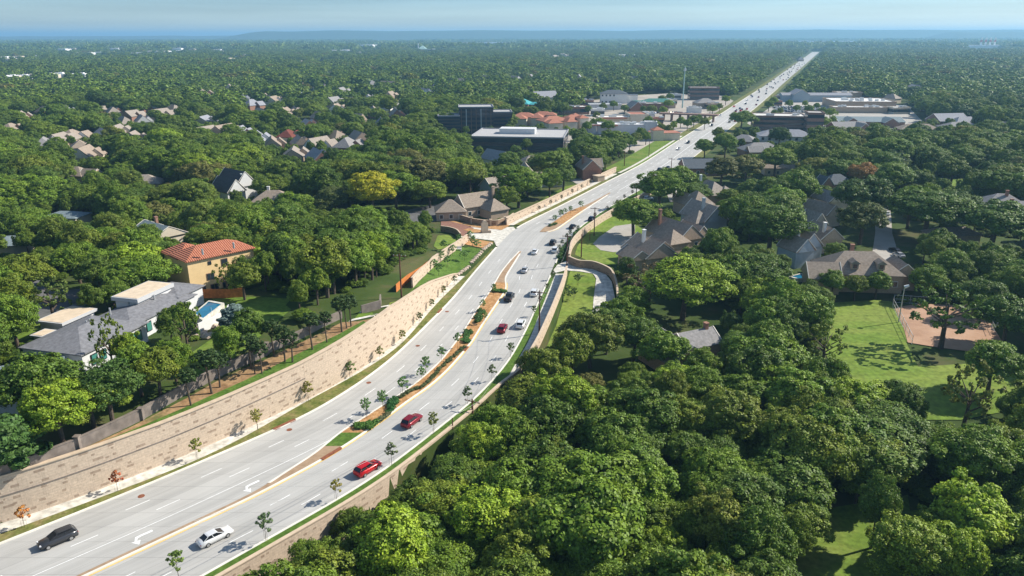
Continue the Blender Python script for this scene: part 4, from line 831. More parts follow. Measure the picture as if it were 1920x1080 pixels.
def pool(pxs, lab, dz=.5, kp=.9):
    P = [G(a, b) for a, b in pxs]; o = P[0]; t = empty('swimming_pool', o, 0, lab, 'swimming pool'); m = MB(); m.face([(p[0] - o[0], p[1] - o[1], dz) for p in P]); m.build('water', M_pool, t)
    c = np.mean([p[:2] for p in P], axis=0); m = MB(); n = len(P)
    for i in range(n):
        a, b = np.array(P[i][:2]), np.array(P[(i + 1) % n][:2]); a2, b2 = c + (a - c) * 1.2, c + (b - c) * 1.2
        m.face([(a[0] - o[0], a[1] - o[1], dz + .1), (b[0] - o[0], b[1] - o[1], dz + .1), (b2[0] - o[0], b2[1] - o[1], dz + .1), (a2[0] - o[0], a2[1] - o[1], dz + .1)]); m.face([(a2[0] - o[0], a2[1] - o[1], dz + .1), (b2[0] - o[0], b2[1] - o[1], dz + .1), (b2[0] - o[0], b2[1] - o[1], -.5), (a2[0] - o[0], a2[1] - o[1], -.5)])
    m.build('pool_surround', M_walk, t); q = [proj(*p) for p in P]; KEEP.append((min(a[0] for a in q) - 3, min(a[1] for a in q) - 3, max(a[0] for a in q) + 3, max(a[1] for a in q) + 3, min(p[1] for p in P), kp)); EXCL.append(([p[:2] for p in P], 1.5))
pool([(366, 602), (392, 580), (416, 584), (382, 612)], 'raised blue rectangular pool beside the modern grey house', 1.8); pool([(1482, 523), (1500, 516), (1532, 518), (1530, 526), (1495, 530)], 'bright blue pool beside the dormered roof house')
pool([(1325, 455), (1350, 452), (1365, 462), (1340, 470)], 'shaded pool behind the house with the orange awning', .5, .3)
G3 = lambda w, d, h, rh, t='gable': [B(0, 0, w, d, h, rh, t)]
HL = [
 ('white gabled house with steep black roof and two white ends', 440, 354, -40, [B(-2, 2, 15, 10, 6, 6, 'gable'), B(5, -6, 13, 8, 5.4, 5, 'gable')], 'white', 'dark', 4, [(5, 1, 11, 'white')], (), .9),
 ('grey brown hip roofed house next to the white gabled house', 512, 372, 6, [B(0, 0, 16, 11, 3.5, 4, 'hip'), B(8, -3, 8, 8, 3.4, 2.6, 'hip')], 'tanb', 'brown', 4, [(-2, 2, 8.5, 'white')], (), .85),
 ('blue grey metal roofed house behind the yellow stucco house', 296, 440, -38, [B(0, 0, 14, 11, 5, 3, 'gable')], 'cream', 'blue', 3, [(-6, 3, 8.5)], (), .85),
 ('pale blue grey low roof poking out of the oaks', 123, 402, -5, [B(0, 0, 13, 9, 4, 1.6, 'hip')], 'cream', 'blue', 0, None, (), .85),
 ('grey hip roof with a tan gable end deep in the woods', 152, 325, -12, [B(-2, 0, 12, 10, 4, 3.6, 'hip'), B(6, -1, 7, 7, 4, 3, 'gable')], 'tanb', 'brown', 3, None, (), .85),
 ('tan hip roofed house between two round trees in the woods', 272, 336, 10, [B(0, 0, 12, 9, 3.5, 3, 'hip'), B(5, -4, 6, 7, 3.4, 2.6, 'hip')], 'tanb', 'tan', 2, None, (), .8),
 ('small pale roof corner at the woods edge, blue grey', 10, 450, 20, [B(0, 0, 12, 9, 3.5, 2, 'hip')], 'cream', 'blue', 0, None, (), .8),
 ('brown hip roofed house showing a garage in the thick woods', 518, 320, -8, [B(0, 0, 12, 9, 4, 3, 'hip')], 'tanb', 'brown', 3, None, (), .8),
 ('hip roofed brick house with three wings behind the curved entrance wall', 868, 388, 8, [B(-5, 0, 11, 10, 3.3, 3.8, 'hip')], 'tanb', 'brown', 5, None, (), .93),
 ('steep roofed brick house with a tall pale chimney beside the entrance wall', 904, 384, 35, [B(0, 3, 17, 8, 4, 4.5, 'gable'), B(2, -5, 8, 8, 3.3, 3.8, 'hip')], 'tanb', 'brown', 5, [(5, 0, 10.5, 'tanb')], (), .93),
 ('blue sided house with a grey gable half hidden by a tall tree', 935, 352, 40, [B(0, 0, 14, 9, 5, 4, 'gable')], 'blue', 'tan', 2, None, (), .7),
 ('pale blue sided house with a brown roof and cream gable', 1010, 332, 5, [B(4, 0, 15, 8, 3.6, 2.8, 'gable'), B(-6, 2, 8, 9, 5, 5, 'gable')], 'cream', 'brown', 4, [(4, 0, 7.4)], (), .85),
 ('brick house with pointed gables close to the stone pillar', 1103, 318, 100, [B(0, 0, 13, 9, 5, 4.5, 'gable'), B(5, -4, 6, 7, 4.5, 4, 'gable')], 'brick', 'brown', 3, [(0, 3, 10.5)], (), .85),
 ('brick house behind the flat crowned tree', 1000, 303, 20, [B(0, 0, 14, 9, 4, 3.4, 'hip')], 'brick', 'tan', 0, None, (), .7),
 ('large gable roofed house with white chimney beside the circular lawn', 1217, 468, 112, [B(0, 0, 16, 13, 3.4, 4.6, 'gable'), B(-3, 8, 9, 8, 3.3, 2.8, 'gable'), B(4, -6, 8, 7, 3.2, 3, 'gable')], 'tanb', 'brown', 4, [(1, 2, 10, 'white')], (), .93),
 ('big complex grey brown roof with a brick chimney and orange awning', 1262, 436, 118, [B(0, 0, 20, 12, 3.6, 5.0, 'gable'), B(-6, 7, 13, 9, 3.5, 4, 'hip'), B(-4, -6, 11, 8, 3.4, 4.2, 'gable'), B(7, -5, 7, 7, 3.3, 3.4, 'gable')], 'tanb', 'brown', 5, [(5, 3, 11.0)], (), .93),
 ('tall steep roofed house with dormers in the courtyard row', 1318, 412, 112, [B(0, 0, 17, 11, 5, 5.5, 'gable'), B(-3, 5, 9, 8, 4.6, 4, 'hip')], 'blue', 'tan', 4, [(-2, 2, 12, 'blue')], ((3, -4, 7.4), (-3, -4, 7.4)), .93),
 ('pointed hip roofed house in the courtyard row with small white gable', 1305, 385, 108, [B(0, 0, 14, 12, 4.4, 5.5, 'hip'), B(7, 2, 8, 7, 4.2, 4, 'gable')], 'tanb', 'brown', 3, None, (), .9),
 ('grey brown roof with white chimney at the far end of the courtyard row', 1330, 360, 112, [B(0, 0, 18, 12, 4, 5, 'hip'), B(-6, -4, 9, 9, 3.8, 3.6, 'hip')], 'tanb', 'tan', 3, [(4, 3, 10.5, 'white')], (), .9),
 ('grey gabled roof with a brick chimney surrounded by the woods', 1262, 654, 115, [B(0, 0, 12, 10, 3.4, 3.6, 'gable'), B(3, -8, 7, 9, 3.3, 2.6, 'gable')], 'tanb', 'grey', 0, [(3, -11, 7.0)], (), .9),
 ('wide dark roofed house with two cream dormers near the bright pool', 1605, 505, -6, [B(0, 0, 21, 13, 4, 5, 'hip'), B(-11, -5, 8, 8, 3.4, 3.6, 'gable'), B(12, 1, 6, 9, 3.6, 3, 'gable')], 'tanb', 'brown', 6, [(-1, 3, 10)], ((-2.5, -4.4, 6.2), (4.5, -4.4, 6.2)), .95),
 ('pale blue gabled house with three stepped roofs beside the oak', 1497, 465, 112, [B(0, 0, 12, 9, 5.5, 4.5, 'gable'), B(2, -6, 8, 6, 3.4, 3, 'gable'), B(-4, 5, 9, 8, 5.2, 4, 'gable')], 'blue', 'brown', 4, [(-2, 3, 11, 'white')], (), .93),
 ('grey gabled house with a white chimney behind the stepped blue house', 1540, 445, 100, [B(0, 0, 13, 9, 4.5, 4, 'gable')], 'tanb', 'brown', 2, [(-4, 2, 9.5, 'white')], (), .85),
 ('tan pointed gable among trees between the courtyard row and the street', 1522, 422, 110, [B(0, 0, 8, 7, 4.5, 4.5, 'gable')], 'cream', 'tan', 2, None, (), .9),
 ('brown gabled house with cream gable ends on the tree lined street', 1538, 400, 116, [B(0, 0, 14, 9, 4.4, 4, 'gable'), B(4, -4, 6, 6, 4.2, 3.5, 'gable')], 'cream', 'brown', 3, None, (), .9),
 ('grey roof with two pale dormer gables further up the street', 1552, 376, 108, [B(0, 0, 12, 9, 4.4, 3.6, 'gable'), B(-3, -4, 5, 6, 4.2, 3, 'gable')], 'cream', 'grey', 2, None, (), .85),
 ('dark hip roofed house with a pale gable below the red tinted tree', 1566, 344, 10, [B(0, 0, 15, 11, 4.2, 4, 'hip'), B(-8, -2, 6, 7, 4, 4, 'gable')], 'brick', 'slate', 4, None, (), .92),
 ('brown roofed house with a light blue gable behind a dark round tree', 1797, 392, 100, [B(0, 0, 15, 11, 5, 4, 'hip'), B(4, -6, 6, 6, 4, 3.4, 'gable')], 'white', 'brown', 3, None, (), .9),
 ('grey roof with a brick chimney at the edge behind the big oak', 1875, 385, -8, [B(0, 0, 15, 11, 4.4, 3.8, 'hip')], 'tanb', 'grey', 3, [(1, -1, 9.5)], (), .9),
 ('grey hip roofed brick house at the picture edge beside the oak', 1912, 402, -5, [B(0, 0, 14, 12, 4.6, 4, 'hip')], 'brick', 'grey', 3, [(-5, -2, 9.5)], (), .9),
 ('low tan striped roof between dense crowns near the shaded street', 1783, 436, 5, [B(0, 0, 16, 7, 3.6, 2, 'hip')], 'tanb', 'tan', 0, None, (), .85),
 ('dark slate roofed long house beside the wide road', 1318, 311, 2, [B(0, 0, 21, 13, 3.6, 3.8, 'gable')], 'brick', 'slate', 4, None, (), .93),
 ('grey hip roofed house beside the two street trees', 1395, 264, -30, [B(0, 0, 16, 12, 4, 3.5, 'hip')], 'brick', 'grey', 3, None, (), .9),
 ('brown roofed brick house on the small lawn near the white apartments', 1425, 280, 5, [B(0, 0, 22, 13, 3.8, 3.8, 'hip'), B(-6, -7, 8, 7, 3.6, 3, 'gable')], 'brick', 'grey', 5, None, (), .9),
 ('brown roofed house with a pale front by the tree shadows', 1462, 312, -5, [B(0, 0, 17, 11, 3.6, 3.4, 'gable')], 'cream', 'brown', 3, None, (), .9),
 ('white two storey apartment house with a wide grey roof', 1470, 262, -10, [B(0, 0, 32, 15, 6.5, 3.6, 'hip')], 'white', 'lav', 12, None, (), .95),
 ('grey gabled school like roof with two pale edged gables', 1588, 240, 8, [B(0, 0, 24, 14, 4, 4, 'gable'), B(6, -6, 10, 12, 3.8, 4, 'gable')], 'brown', 'grey', 4, None, (), .9),
 ('long pale grey metal roof in front of the white roofed stores', 1625, 226, -6, [B(0, 0, 48, 22, 3.6, 2.8, 'gable'), B(-16, -11, 10, 14, 3.6, 3.4, 'gable'), B(12, -11, 10, 14, 3.6, 3.4, 'gable')], 'brown', 'blue', 0, None, (), .92),
 ('brown grey hip roof to the side of the metal roofed buildings', 1720, 243, -8, [B(0, 0, 26, 13, 4, 3.4, 'hip')], 'brown', 'brown', 0, None, (), .85),
 ('grey cross gabled roof at the woods edge above the brown hip roof', 1775, 228, 10, [B(0, 0, 24, 16, 4.5, 5, 'gable'), B(8, -8, 20, 10, 4, 3.6, 'hip')], 'brown', 'lav', 0, None, (), .9),
 ('grey roofed house below the cross gabled roof at the woods edge', 1798, 240, 5, [B(0, 0, 26, 14, 4, 3.6, 'hip')], 'brown', 'grey', 0, None, (), .9),
 ('white farmhouse gable showing in the dark woods far up', 1020, 184, 30, [B(0, 0, 26, 16, 5, 6, 'gable')], 'white', 'lav', 0, None, (), .9),
]
for lb, px, py, yw, bl, wa, ro, nw, ch, do, kp in HL: house(lb, px, py, yw, bl, wa, ro, None, nw, ch, do, keep=kp)
# awning and parasols in the courtyard garden
x, y, z = G(1297, 452); mb = MB(); mb.box((0, 0, 3.0), (3.6, 3.2, .12)); 
for u in (-1.6, 1.6):
    for v in (-1.4, 1.4): mb.tube((u, v, 0), (u, v, 3), .06, .06, 6)
o = mb.build('garden_awning', mat('orange_canvas', (.55, .16, .05), var=.1)); o.location = (x, y, z); tag(o, 'orange red garden awning behind the complex roofed house', 'awning')
for px, py in ((1296, 458), (1312, 452)):
    x, y, z = G(px, py); t = empty('garden_parasol', (x, y, z), 0, 'yellow green parasol beside the orange awning' if px < 1300 else 'second yellow green parasol, further behind the orange awning', 'parasol'); mb = MB(); mb.tube((0, 0, 0), (0, 0, 2.4), .05, .04, 6); mb.build('pole', M_metal, t); mb = MB(); mb.tube((0, 0, 2.0), (0, 0, 2.6), 1.7, .1, 8, cap=False); mb.build('canopy', mat('lime_canvas', (.6, .65, .1), var=.05), t)
# far suburban houses between the trees
FH = [(125,210),(177,206),(212,210),(270,202),(325,205),(359,192),(337,219),(267,227),(247,217),(232,231),(220,247),(135,257),(195,253),(82,270),(382,227),(420,247),(455,185),(472,197),(40,219),(20,241),(85,210),(495,185),(512,188),(567,182),(490,215),(517,208),(510,230),(535,214),(625,192),(655,190),(630,205),(695,159),(727,160),(732,181),(727,197),(772,137),(795,175),(825,164),(910,150),(892,136),(952,137),(612,140),(577,142),(577,235),(592,247),(540,256),(510,272),(562,270),(597,274),(650,275),(597,298),(550,292),(930,300),(742,217),(1850,200),(1900,245),(1672,187),(1712,170),(965,150),(985,146),(1010,138),(640,175),(680,172),(300,215),(410,205),(440,215),(350,240),(385,250),(450,252),(480,262),(110,262),(150,275),(250,262),(630,258),(672,262),(1545,126),(1480,108),(1500,113),(1170,108),(1060,106),(1040,108),(525,110),(545,113),(565,118),(490,140),(430,168),(380,178),(850,120),(1235,148),(1190,152),(1085,150),(760,150),(800,150),(870,155),(600,165),(560,150),(520,150),(690,185),(560,205),(600,222),(700,210),(715,235),(665,225),(160,292)]
fr = random.Random(5)
for i, (px, py) in enumerate(FH):
    s = 1.0 if py > 180 else 1.35; w, d = fr.uniform(13, 18) * s, fr.uniform(9, 12) * s; ty = fr.choice(['hip', 'gable', 'gable'])
    bl = [B(0, 0, w, d, 4.6, fr.uniform(3.8, 5.2) * s, ty), B(w * .35, -d * .45, d * .7, d * .7, 4.3, 3.6 * s, 'gable')]
    ro = fr.choice(['tan', 'tan', 'tan', 'brown', 'grey', 'lav']) if py != 256 else 'maroon'
    zone = 'deep in the dense woods on the horizon side' if py < 170 else 'in the tree covered estate beyond the high wall' if py > 235 else 'halfway across the wooded suburb'
    house(f'small {dict(tan="tan", brown="brown", grey="grey", lav="cool grey", maroon="maroon")[ro]} shingled house {zone}', px, py, fr.uniform(60, 150), bl, fr.choice(['tanb', 'cream', 'white', 'brick']), ro, f'{ro} roofed houses {zone}', 0, None, (), keep=.86)
# ------------------------------------------------------------------ commercial and far buildings
def bldg(label, px, py, w, d, h, yaw, wall, roof, name='building', cat='building', parts=(), keep=.95, floors=0, hvac=0, band=M_glass, hz=None, slabs=()):
    x, y = W(px, py, 0.0); z = float(terr(x, y)); t = empty(name, (x, y, z), math.radians(yaw), label, cat)
    for k, (cx, cy, ww, dd, hh) in enumerate([(0, d / 2, w, d, h)] + list(slabs)):
        m = MB(); m.box((cx, cy, hh / 2), (ww - .01 * k, dd - .01 * k, hh)); m.build('wall', WALLS[wall], t)
        m = MB(); m.box((cx, cy, hh + .05), (ww - .8, dd - .8, .1)); r = m.build('roof', ROOFS[roof], t); m = MB()
        for a, b, c, e in ((0, dd / 2, ww + .3, .5), (0, -dd / 2, ww + .3, .5), (ww / 2, 0, .5, dd - .21), (-ww / 2, 0, .5, dd - .21)): m.box((cx + a, cy + b, hh + .3), (c, e, .8))
        m.build('parapet', WALLS[wall] if wall != 'dark' else mat('grey_parapet', (.3, .3, .32), var=0), t)
        for f in range(floors):
            zf = (f + .55) * hh / floors; m = MB(); m.box((cx, cy, zf), (ww + .12, dd + .12, hh / floors * .5)); m.build('window_band', band, t)
        if k == 0:
            for i in range(hvac): m = MB(); m.box((cx + (random.random() - .5) * ww * .8, cy + (random.random() - .5) * dd * .7, hh + .9), (3, 2.2, 1.6)); m.build('roof_unit', M_metal, t)
    for p in parts: p(t)
    a = math.radians(yaw); co, si = math.cos(a), math.sin(a); q = [proj(x + u * co - v * si, y + u * si + v * co, z + hh) for u in (-w / 2, w / 2) for v in (0, d) for hh in (0, h)]
    KEEP.append((min(float(a[0]) for a in q), min(float(a[1]) for a in q), max(float(a[0]) for a in q), max(float(a[1]) for a in q) - 2, y, keep)); EXCL.append(([(x + u * co - v * si, y + u * si + v * co) for u, v in ((-w / 2, 0), (w / 2, 0), (w / 2, d), (-w / 2, d))], 4)); return t
ROOFS['pgrey'] = shingle('light_grey_roof', (.42, .41, .40)); M_blueglass = mat('blue_dark_glazing', (.015, .035, .065), rough=.12, var=.2, scale=.15, spec=.7)
def mull(w, n, h, y0): return lambda t: [(lambda m: (m.box((-w / 2 + w * (i + .5) / n, y0, h / 2), (.5, .35, h * .94)), m.build('pier', WALLS['lgrey'] if i % 3 == 1 else WALLS['brown'], t)))(MB()) for i in range(n)]
bldg('dark glass office block of five floors with stepped grey roofs', 893, 252, 24, 20, 18.5, 4, 'dark', 'pgrey', floors=6, band=M_blueglass, slabs=[(-19, 6, 15, 18, 13), (18, 14, 15, 18, 14.5)], cat='office block', parts=[mull(24, 7, 18, -.1)])
bldg('low dark office building with a broad white roof and grey roof housing', 968, 284, 56, 42, 8.2, -8, 'dark', 'pgrey', floors=2, band=M_blueglass, cat='office block', parts=[lambda t: (lambda m: (m.box((-2, 22, 9.8), (22, 10, 3.4)), m.build('roof_housing', WALLS['lgrey'], t)))(MB())])
ROOFS['redt'] = shingle('red_tile_roof', (.38, .165, .11))
for lb, px, py, yw, bl, wa, ro in [
 ('cream office court with a clustered red tiled roof behind the dark glass block', 998, 221, -8, [B(-6, 0, 18, 12, 7, 3, 'hip'), B(8, 4, 16, 10, 7.6, 3, 'hip'), B(-8, -9, 10, 10, 6.6, 2.6, 'hip'), B(5, -7, 9, 12, 7.2, 2.8, 'hip'), B(15, -4, 7, 7, 9, 2, 'hip')], 'cream', 'redt'),
 ('larger cream office court with red tiled roof beside the car park', 1050, 230, 22, [B(-6, 0, 20, 14, 8, 3, 'hip'), B(9, 0, 14, 12, 8.3, 3, 'hip'), B(-10, -9, 11, 10, 7.4, 2.6, 'hip'), B(3, -9, 8, 10, 7.8, 2.6, 'hip'), B(14, -7, 7, 8, 9.6, 2, 'hip'), B(16, 8, 7, 7, 9.4, 2, 'hip')], 'cream', 'redt'),
 ('building with a broad teal metal roof and low teal wing', 985, 193, -18, [B(-6, 0, 22, 17, 5.5, 5, 'hip'), B(14, 0, 22, 10, 5, 2, 'hip')], 'brick', 'teal'),
 ('white colonial building with a dark hip roof and arched windows', 1150, 182, -4, [B(0, 0, 27, 16, 9.5, 3.4, 'hip'), B(19, 4, 11, 12, 8, 1, 'flat')], 'white', 'slate'),
 ('shops with a long green metal roof', 1232, 190, -4, [B(0, 0, 33, 17, 5, 3.4, 'hip'), B(-19, -4, 10, 10, 4.4, 2.4, 'gable')], 'tanb', 'green'),
 ('brick store with a steep brown gable beside the green roof', 1190, 200, 10, [B(0, 0, 14, 16, 5, 5.5, 'gable')], 'brick', 'grey'),
 ('small hip roofed bank beside the brick three storey building', 1322, 190, 5, [B(0, 0, 20, 15, 4.5, 4, 'hip')], 'tanb', 'grey'),
 ('columned store with a long grey blue roof and central gable', 1528, 180, -3, [B(0, 0, 70, 14, 6.5, 2.2, 'gable'), B(-18, -3, 16, 20, 7.5, 5, 'gable')], 'blue', 'lav'),
 ('small cream restaurant with red tiled corner tower', 1245, 245, 6, [B(0, 0, 18, 12, 5, 1, 'flat'), B(-6, -4, 7, 7, 7, 2, 'hip')], 'cream', 'redt')]:
    house(lb, px, py, yw, bl, wa, ro, None, 8 if wa == 'white' else 0, None, (), keep=.95, name='building', cat='building', hz=6)
bldg('brick three storey building with a flat pale roof and arched entrance', 1320, 188, 31, 15, 12.5, -4, 'brown', 'pale', floors=3, keep=.97)
bldg('long cream shop row with red tile trim and white flat roof', 1160, 236, 31, 14, 6.0, 3, 'cream', 'white', hvac=6, parts=[lambda t: (lambda m: (m.box((-4, -.9, 5.8), (20, 2.2, .7)), m.build('tile_trim', ROOFS['redt'], t)))(MB())])
bldg('front shop row with white flat roof and grey arched back wall', 1176, 252, 42, 14, 6.2, -5, 'lgrey', 'white', hvac=9, slabs=[(16, 3, 8, 8, 8.2), (-26, 6, 9, 12, 5)], parts=[lambda t: (lambda m: (m.box((-16, -.9, 6.2), (18, 2.0, .7)), m.build('tile_trim', ROOFS['redt'], t)))(MB())])
bldg('pale arcaded shop end with red tile towers', 1198, 236, 14, 22, 8, 3, 'cream', 'redt')
bldg('long low brick shops with pale flat roof behind the filling station', 1222, 208, 30, 12, 6, -5, 'brown', 'white', hvac=5)
bldg('white fronted filling station kiosk with red panels', 1302, 213, 12, 9, 4.5, -4, 'white', 'pale', hvac=2)
bldg('brick flat roofed shop block before the teal roof', 1080, 215, 24, 16, 6, 12, 'brick', 'pale', floors=1, hvac=3)
bldg('white flat roofed low building near the white colonial building', 1135, 206, 30, 12, 4.5, 2, 'lgrey', 'white', keep=.95)
bldg('dark brown brick office with angled pale roof edge among trees', 1460, 246, 36, 22, 10, -12, 'brown', 'pale', floors=3, hvac=5, slabs=[(22, -6, 11, 14, 14)])
bldg('huge white roofed store with tan parapet walls', 1622, 206, 54, 44, 6.5, -6, 'tanb', 'white', hvac=16, keep=.97); bldg('lower white roofed wing in front of the huge store', 1612, 213, 46, 14, 4.5, -6, 'tanb', 'white', hvac=8, keep=.95)
bldg('tan flat roofed shops joining the columned store to the huge store', 1592, 187, 26, 18, 6.5, -4, 'tanb', 'pale', hvac=4)
for px_, py_, w_, d_, wa_, ro_, lb_ in [(1100, 200, 20, 12, 'brick', 'pale', 'small brick shop with pale roof behind the brick shop block'), (1258, 197, 18, 12, 'cream', 'white', 'small cream shop with white roof beside the antenna mast'), (1338, 205, 18, 12, 'tanb', 'pale', 'tan roadside shop below the three storey brick building'), (1215, 226, 16, 10, 'lgrey', 'white', 'small grey shop with white roof behind the filling station canopy'), (1232, 234, 14, 10, 'brick', 'redt', 'little brick shop with a red roof behind the corner restaurant'), (1190, 214, 22, 12, 'cream', 'pale', 'cream shop near the brick gabled store'), (1120, 218, 18, 12, 'white', 'white', 'little white building beside the red tiled office courts'), (1468, 190, 20, 12, 'tanb', 'pale', 'tan shop next to the columned store on the main road'), (1456, 199, 16, 10, 'brick', 'white', 'small brick roadside shop at the edge of the crowded lot'), (1265, 186, 22, 12, 'white', 'pale', 'white shop under the antenna mast behind the green roof'), (1690, 215, 24, 14, 'cream', 'white', 'cream back building at the end of the huge store')]:
    bldg(lb_, px_, py_, w_ * .65, d_ * .8, random.uniform(4, 5.5), random.uniform(-8, 8), wa_, ro_, hvac=3, floors=1)
_y = W(893, 252)[1]; KEEP.append((822, 206, 958, 242, _y, .99)); KEEP.append((888, 228, 1050, 258, W(968, 284)[1], .99)); KEEP.append((965, 208, 1085, 236, W(1050, 240)[1], .97))
# canopy of the filling station
x, y = W(1290, 228); t = empty('station_canopy', (x, y, 0), math.radians(-22), 'long dark filling station canopy on thick pillars', 'canopy'); m = MB(); m.box((0, 0, 5.6), (46, 8, 1.1)); m.build('canopy_roof', WALLS['brown'], t)
for i in range(7):
    for s in (-2.5, 2.5): m = MB(); m.box((-20 + i * 6.6, s, 2.5), (1.1, 1.1, 4.9)); m.build('pillar', WALLS['brown'], t)
KEEP.append((1235, 205, 1335, 235, y, .97))
WALLS['pwhite'] = mat('bright_white_cladding', (.85, .84, .82), var=.05, scale=.05)
FB = [(28,109,70,40),(62,108,60,36),(5,110,50,36),(18,114,50,30),(44,114,40,28),(120,102,50,30),(145,102,50,30),(165,101,40,30),(188,100,40,30),(205,99,60,50),(232,99,50,40),(255,102,60,40),(298,98,110,60),(310,99,60,40),(335,97,50,40),(360,94,40,30),(410,95,50,40),(447,106,60,40),(425,114,40,30),(4,147,26,14),(18,146,24,14),(31,148,22,12),(42,145,24,12),(54,147,20,12),(66,143,20,12),(78,145,24,14),(90,142,22,12),(101,144,18,12),(112,141,20,12),(124,143,22,12),(136,145,16,10),(148,142,26,12),(118,93,60,40),(136,92,50,36),(640,97,90,50),(690,88,90,60),(687,101,90,40),(720,76,260,120),(765,76,140,80),(862,83,120,70),(920,83,200,80),(950,83,100,70),(985,74,120,70),(1105,74,110,60),(1190,75,120,70),(1500,81,180,80),(1560,82,380,100),(1175,108,60,30),(1050,106,70,30),(215,92,60,50),(330,92,60,40),(875,84,80,40)]
for i, (px, py, w, d) in enumerate(FB):
    zone = 'on the wooded horizon' if py < 90 else 'in the pale industrial strip far across the woods' if py < 116 else 'in the pale commercial strip within the woods'
    x, y = W(px, py, 0); o = MB(); hh = 5.5 if py > 130 else 8 if py > 90 else 14; o.box((0, 0, hh / 2), (w, d, hh)); o.box((w * .2, 0, hh + .6), (w * .3, d * .4, 1.4)); b = o.build('warehouse', WALLS['pwhite'] if i % 3 else WALLS['cream']); b.location = (x, y, 0); b.rotation_euler = (0, 0, fr.uniform(-.3, .3))
    tag(b, f'{"white" if i % 3 else "cream"} flat roofed warehouse {zone}', 'warehouse', f'{"white" if i % 3 else "cream"} warehouses {zone}'); KEEP.append((px - w * 700 / y, py - 3.5, px + w * 700 / y, py + 1, y, .97)); EXCL.append(([(x - w / 2, y - d / 2), (x + w / 2, y - d / 2), (x + w / 2, y + d / 2), (x - w / 2, y + d / 2)], 10))
x, y = W(788, 97); t = empty('church', (x, y, 0), 0, 'distant church with pale green roofed spire rising over the woods', 'church'); m = MB(); m.box((30, 0, 6), (70, 30, 12)); m.build('wall', WALLS['pwhite'], t); m = MB(); m.tube((10, 0, 12), (10, 0, 26), 26, .5, 4); m.build('roof', mat('pale_green_roof', (.35, .5, .45), var=0), t); m = MB(); m.tube((-8, 0, 0), (-8, 0, 34), 3, 2.4, 4); m.build('tower', WALLS['pwhite'], t); KEEP.append((780, 84, 835, 97, y, .98))
x, y = W(1845, 93); t = empty('power_station', (x, y, 0), 0, 'distant power station with red and white striped stacks', 'power station'); m = MB(); m.box((0, 0, 8), (170, 50, 16)); m.build('wall', WALLS['pwhite'], t)
for i in range(4):
    m = MB(); u = -20 + i * 22; m.tube((u, 0, 0), (u, 0, 50), 4, 3.4, 8); s = m.build('stack', WALLS['pwhite'], t); m = MB(); m.tube((u, 0, 30), (u, 0, 40), 4.4, 4.2, 8, cap=False); m.build('stripe', mat('red_stack_paint', (.5, .06, .04), var=0), s)
KEEP.append((1815, 80, 1875, 94, y, .98)); EXCL.append(([(x - 90, y - 30), (x + 90, y - 30), (x + 90, y + 30), (x - 90, y + 30)], 10))
# pillar block at the wall gap, entrance sign, boulders, white bench
x, y = W(1122, 340); t = empty('gate_pillar', (x, y, 0), .6, 'stout stepped tan stone pillar block at the gap in the wall', 'pillar'); m = MB(); m.box((0, 0, 1.3), (4.2, 3.6, 2.6)); m.build('stone_face', M_mse, t); m = MB(); m.box((0, 0, 2.75), (4.7, 4.1, .3)); m.build('coping', M_cap, t)
x, y = W(908, 437); t = empty('entrance_sign', (x, y, 0), .3, 'tan stone entrance sign tower on the side street island', 'entrance sign'); m = MB(); m.box((0, 0, 1.7), (2.4, .9, 3.8)); m.build('stone_face', M_cap, t); m = MB(); m.box((.5, .2, .4), (3.4, 1.6, .9)); m.build('plinth', M_mse, t); m = MB(); m.tube((0, -.35, 3.6), (0, .35, 3.6), 1.0, 1.0, 16); m.build('arched_cap', M_cap, t)
def rock(px, py, r, i, lab, grp, m=M_stone):
    x, y, z = G(px, py); bm = bmesh.new(); bmesh.ops.create_icosphere(bm, subdivisions=2, radius=r); q = random.Random(i)
    for v in bm.verts: v.co *= q.uniform(.75, 1.15); v.co.z *= .6
    me = bpy.data.meshes.new('boulder'); bm.to_mesh(me); bm.free(); me.materials.append(m); o = bpy.data.objects.new('boulder', me); COL.objects.link(o); o.location = (x, y, z + r * .3); o.rotation_euler = (0, 0, q.uniform(0, 6)); tag(o, lab, 'boulder', grp)
i = 0
for a, b, n in (((853, 521), (882, 500), 7), ((884, 495), (905, 472), 7), ((906, 470), (923, 457), 5)):
    for k in range(n): i += 1; t = (k + .5) / n; rock(a[0] + (b[0] - a[0]) * t - 2, a[1] + (b[1] - a[1]) * t, .75, i, 'pale boulder edging the planted slope beside the verge', 'pale boulders edging the planted slope')
for k in range(22): rock(395 + random.uniform(-35, 70), 640 - random.uniform(0, 50) + 0, random.uniform(.5, 1.1), 100 + k, 'tan garden boulder below the white pool wall', 'tan garden boulders below the white pool wall')
x, y, z = G(858, 470); m = MB(); m.box((0, 0, .6), (2.2, .8, .25)); m.box((-.9, 0, .25), (.3, .8, .6)); m.box((.9, 0, .25), (.3, .8, .6)); m.box((0, .35, 1.0), (2.2, .15, .8)); o = m.build('stone_bench', M_whitew); o.location = (x, y, z); tag(o, 'white bench on the planted garden slope', 'bench')

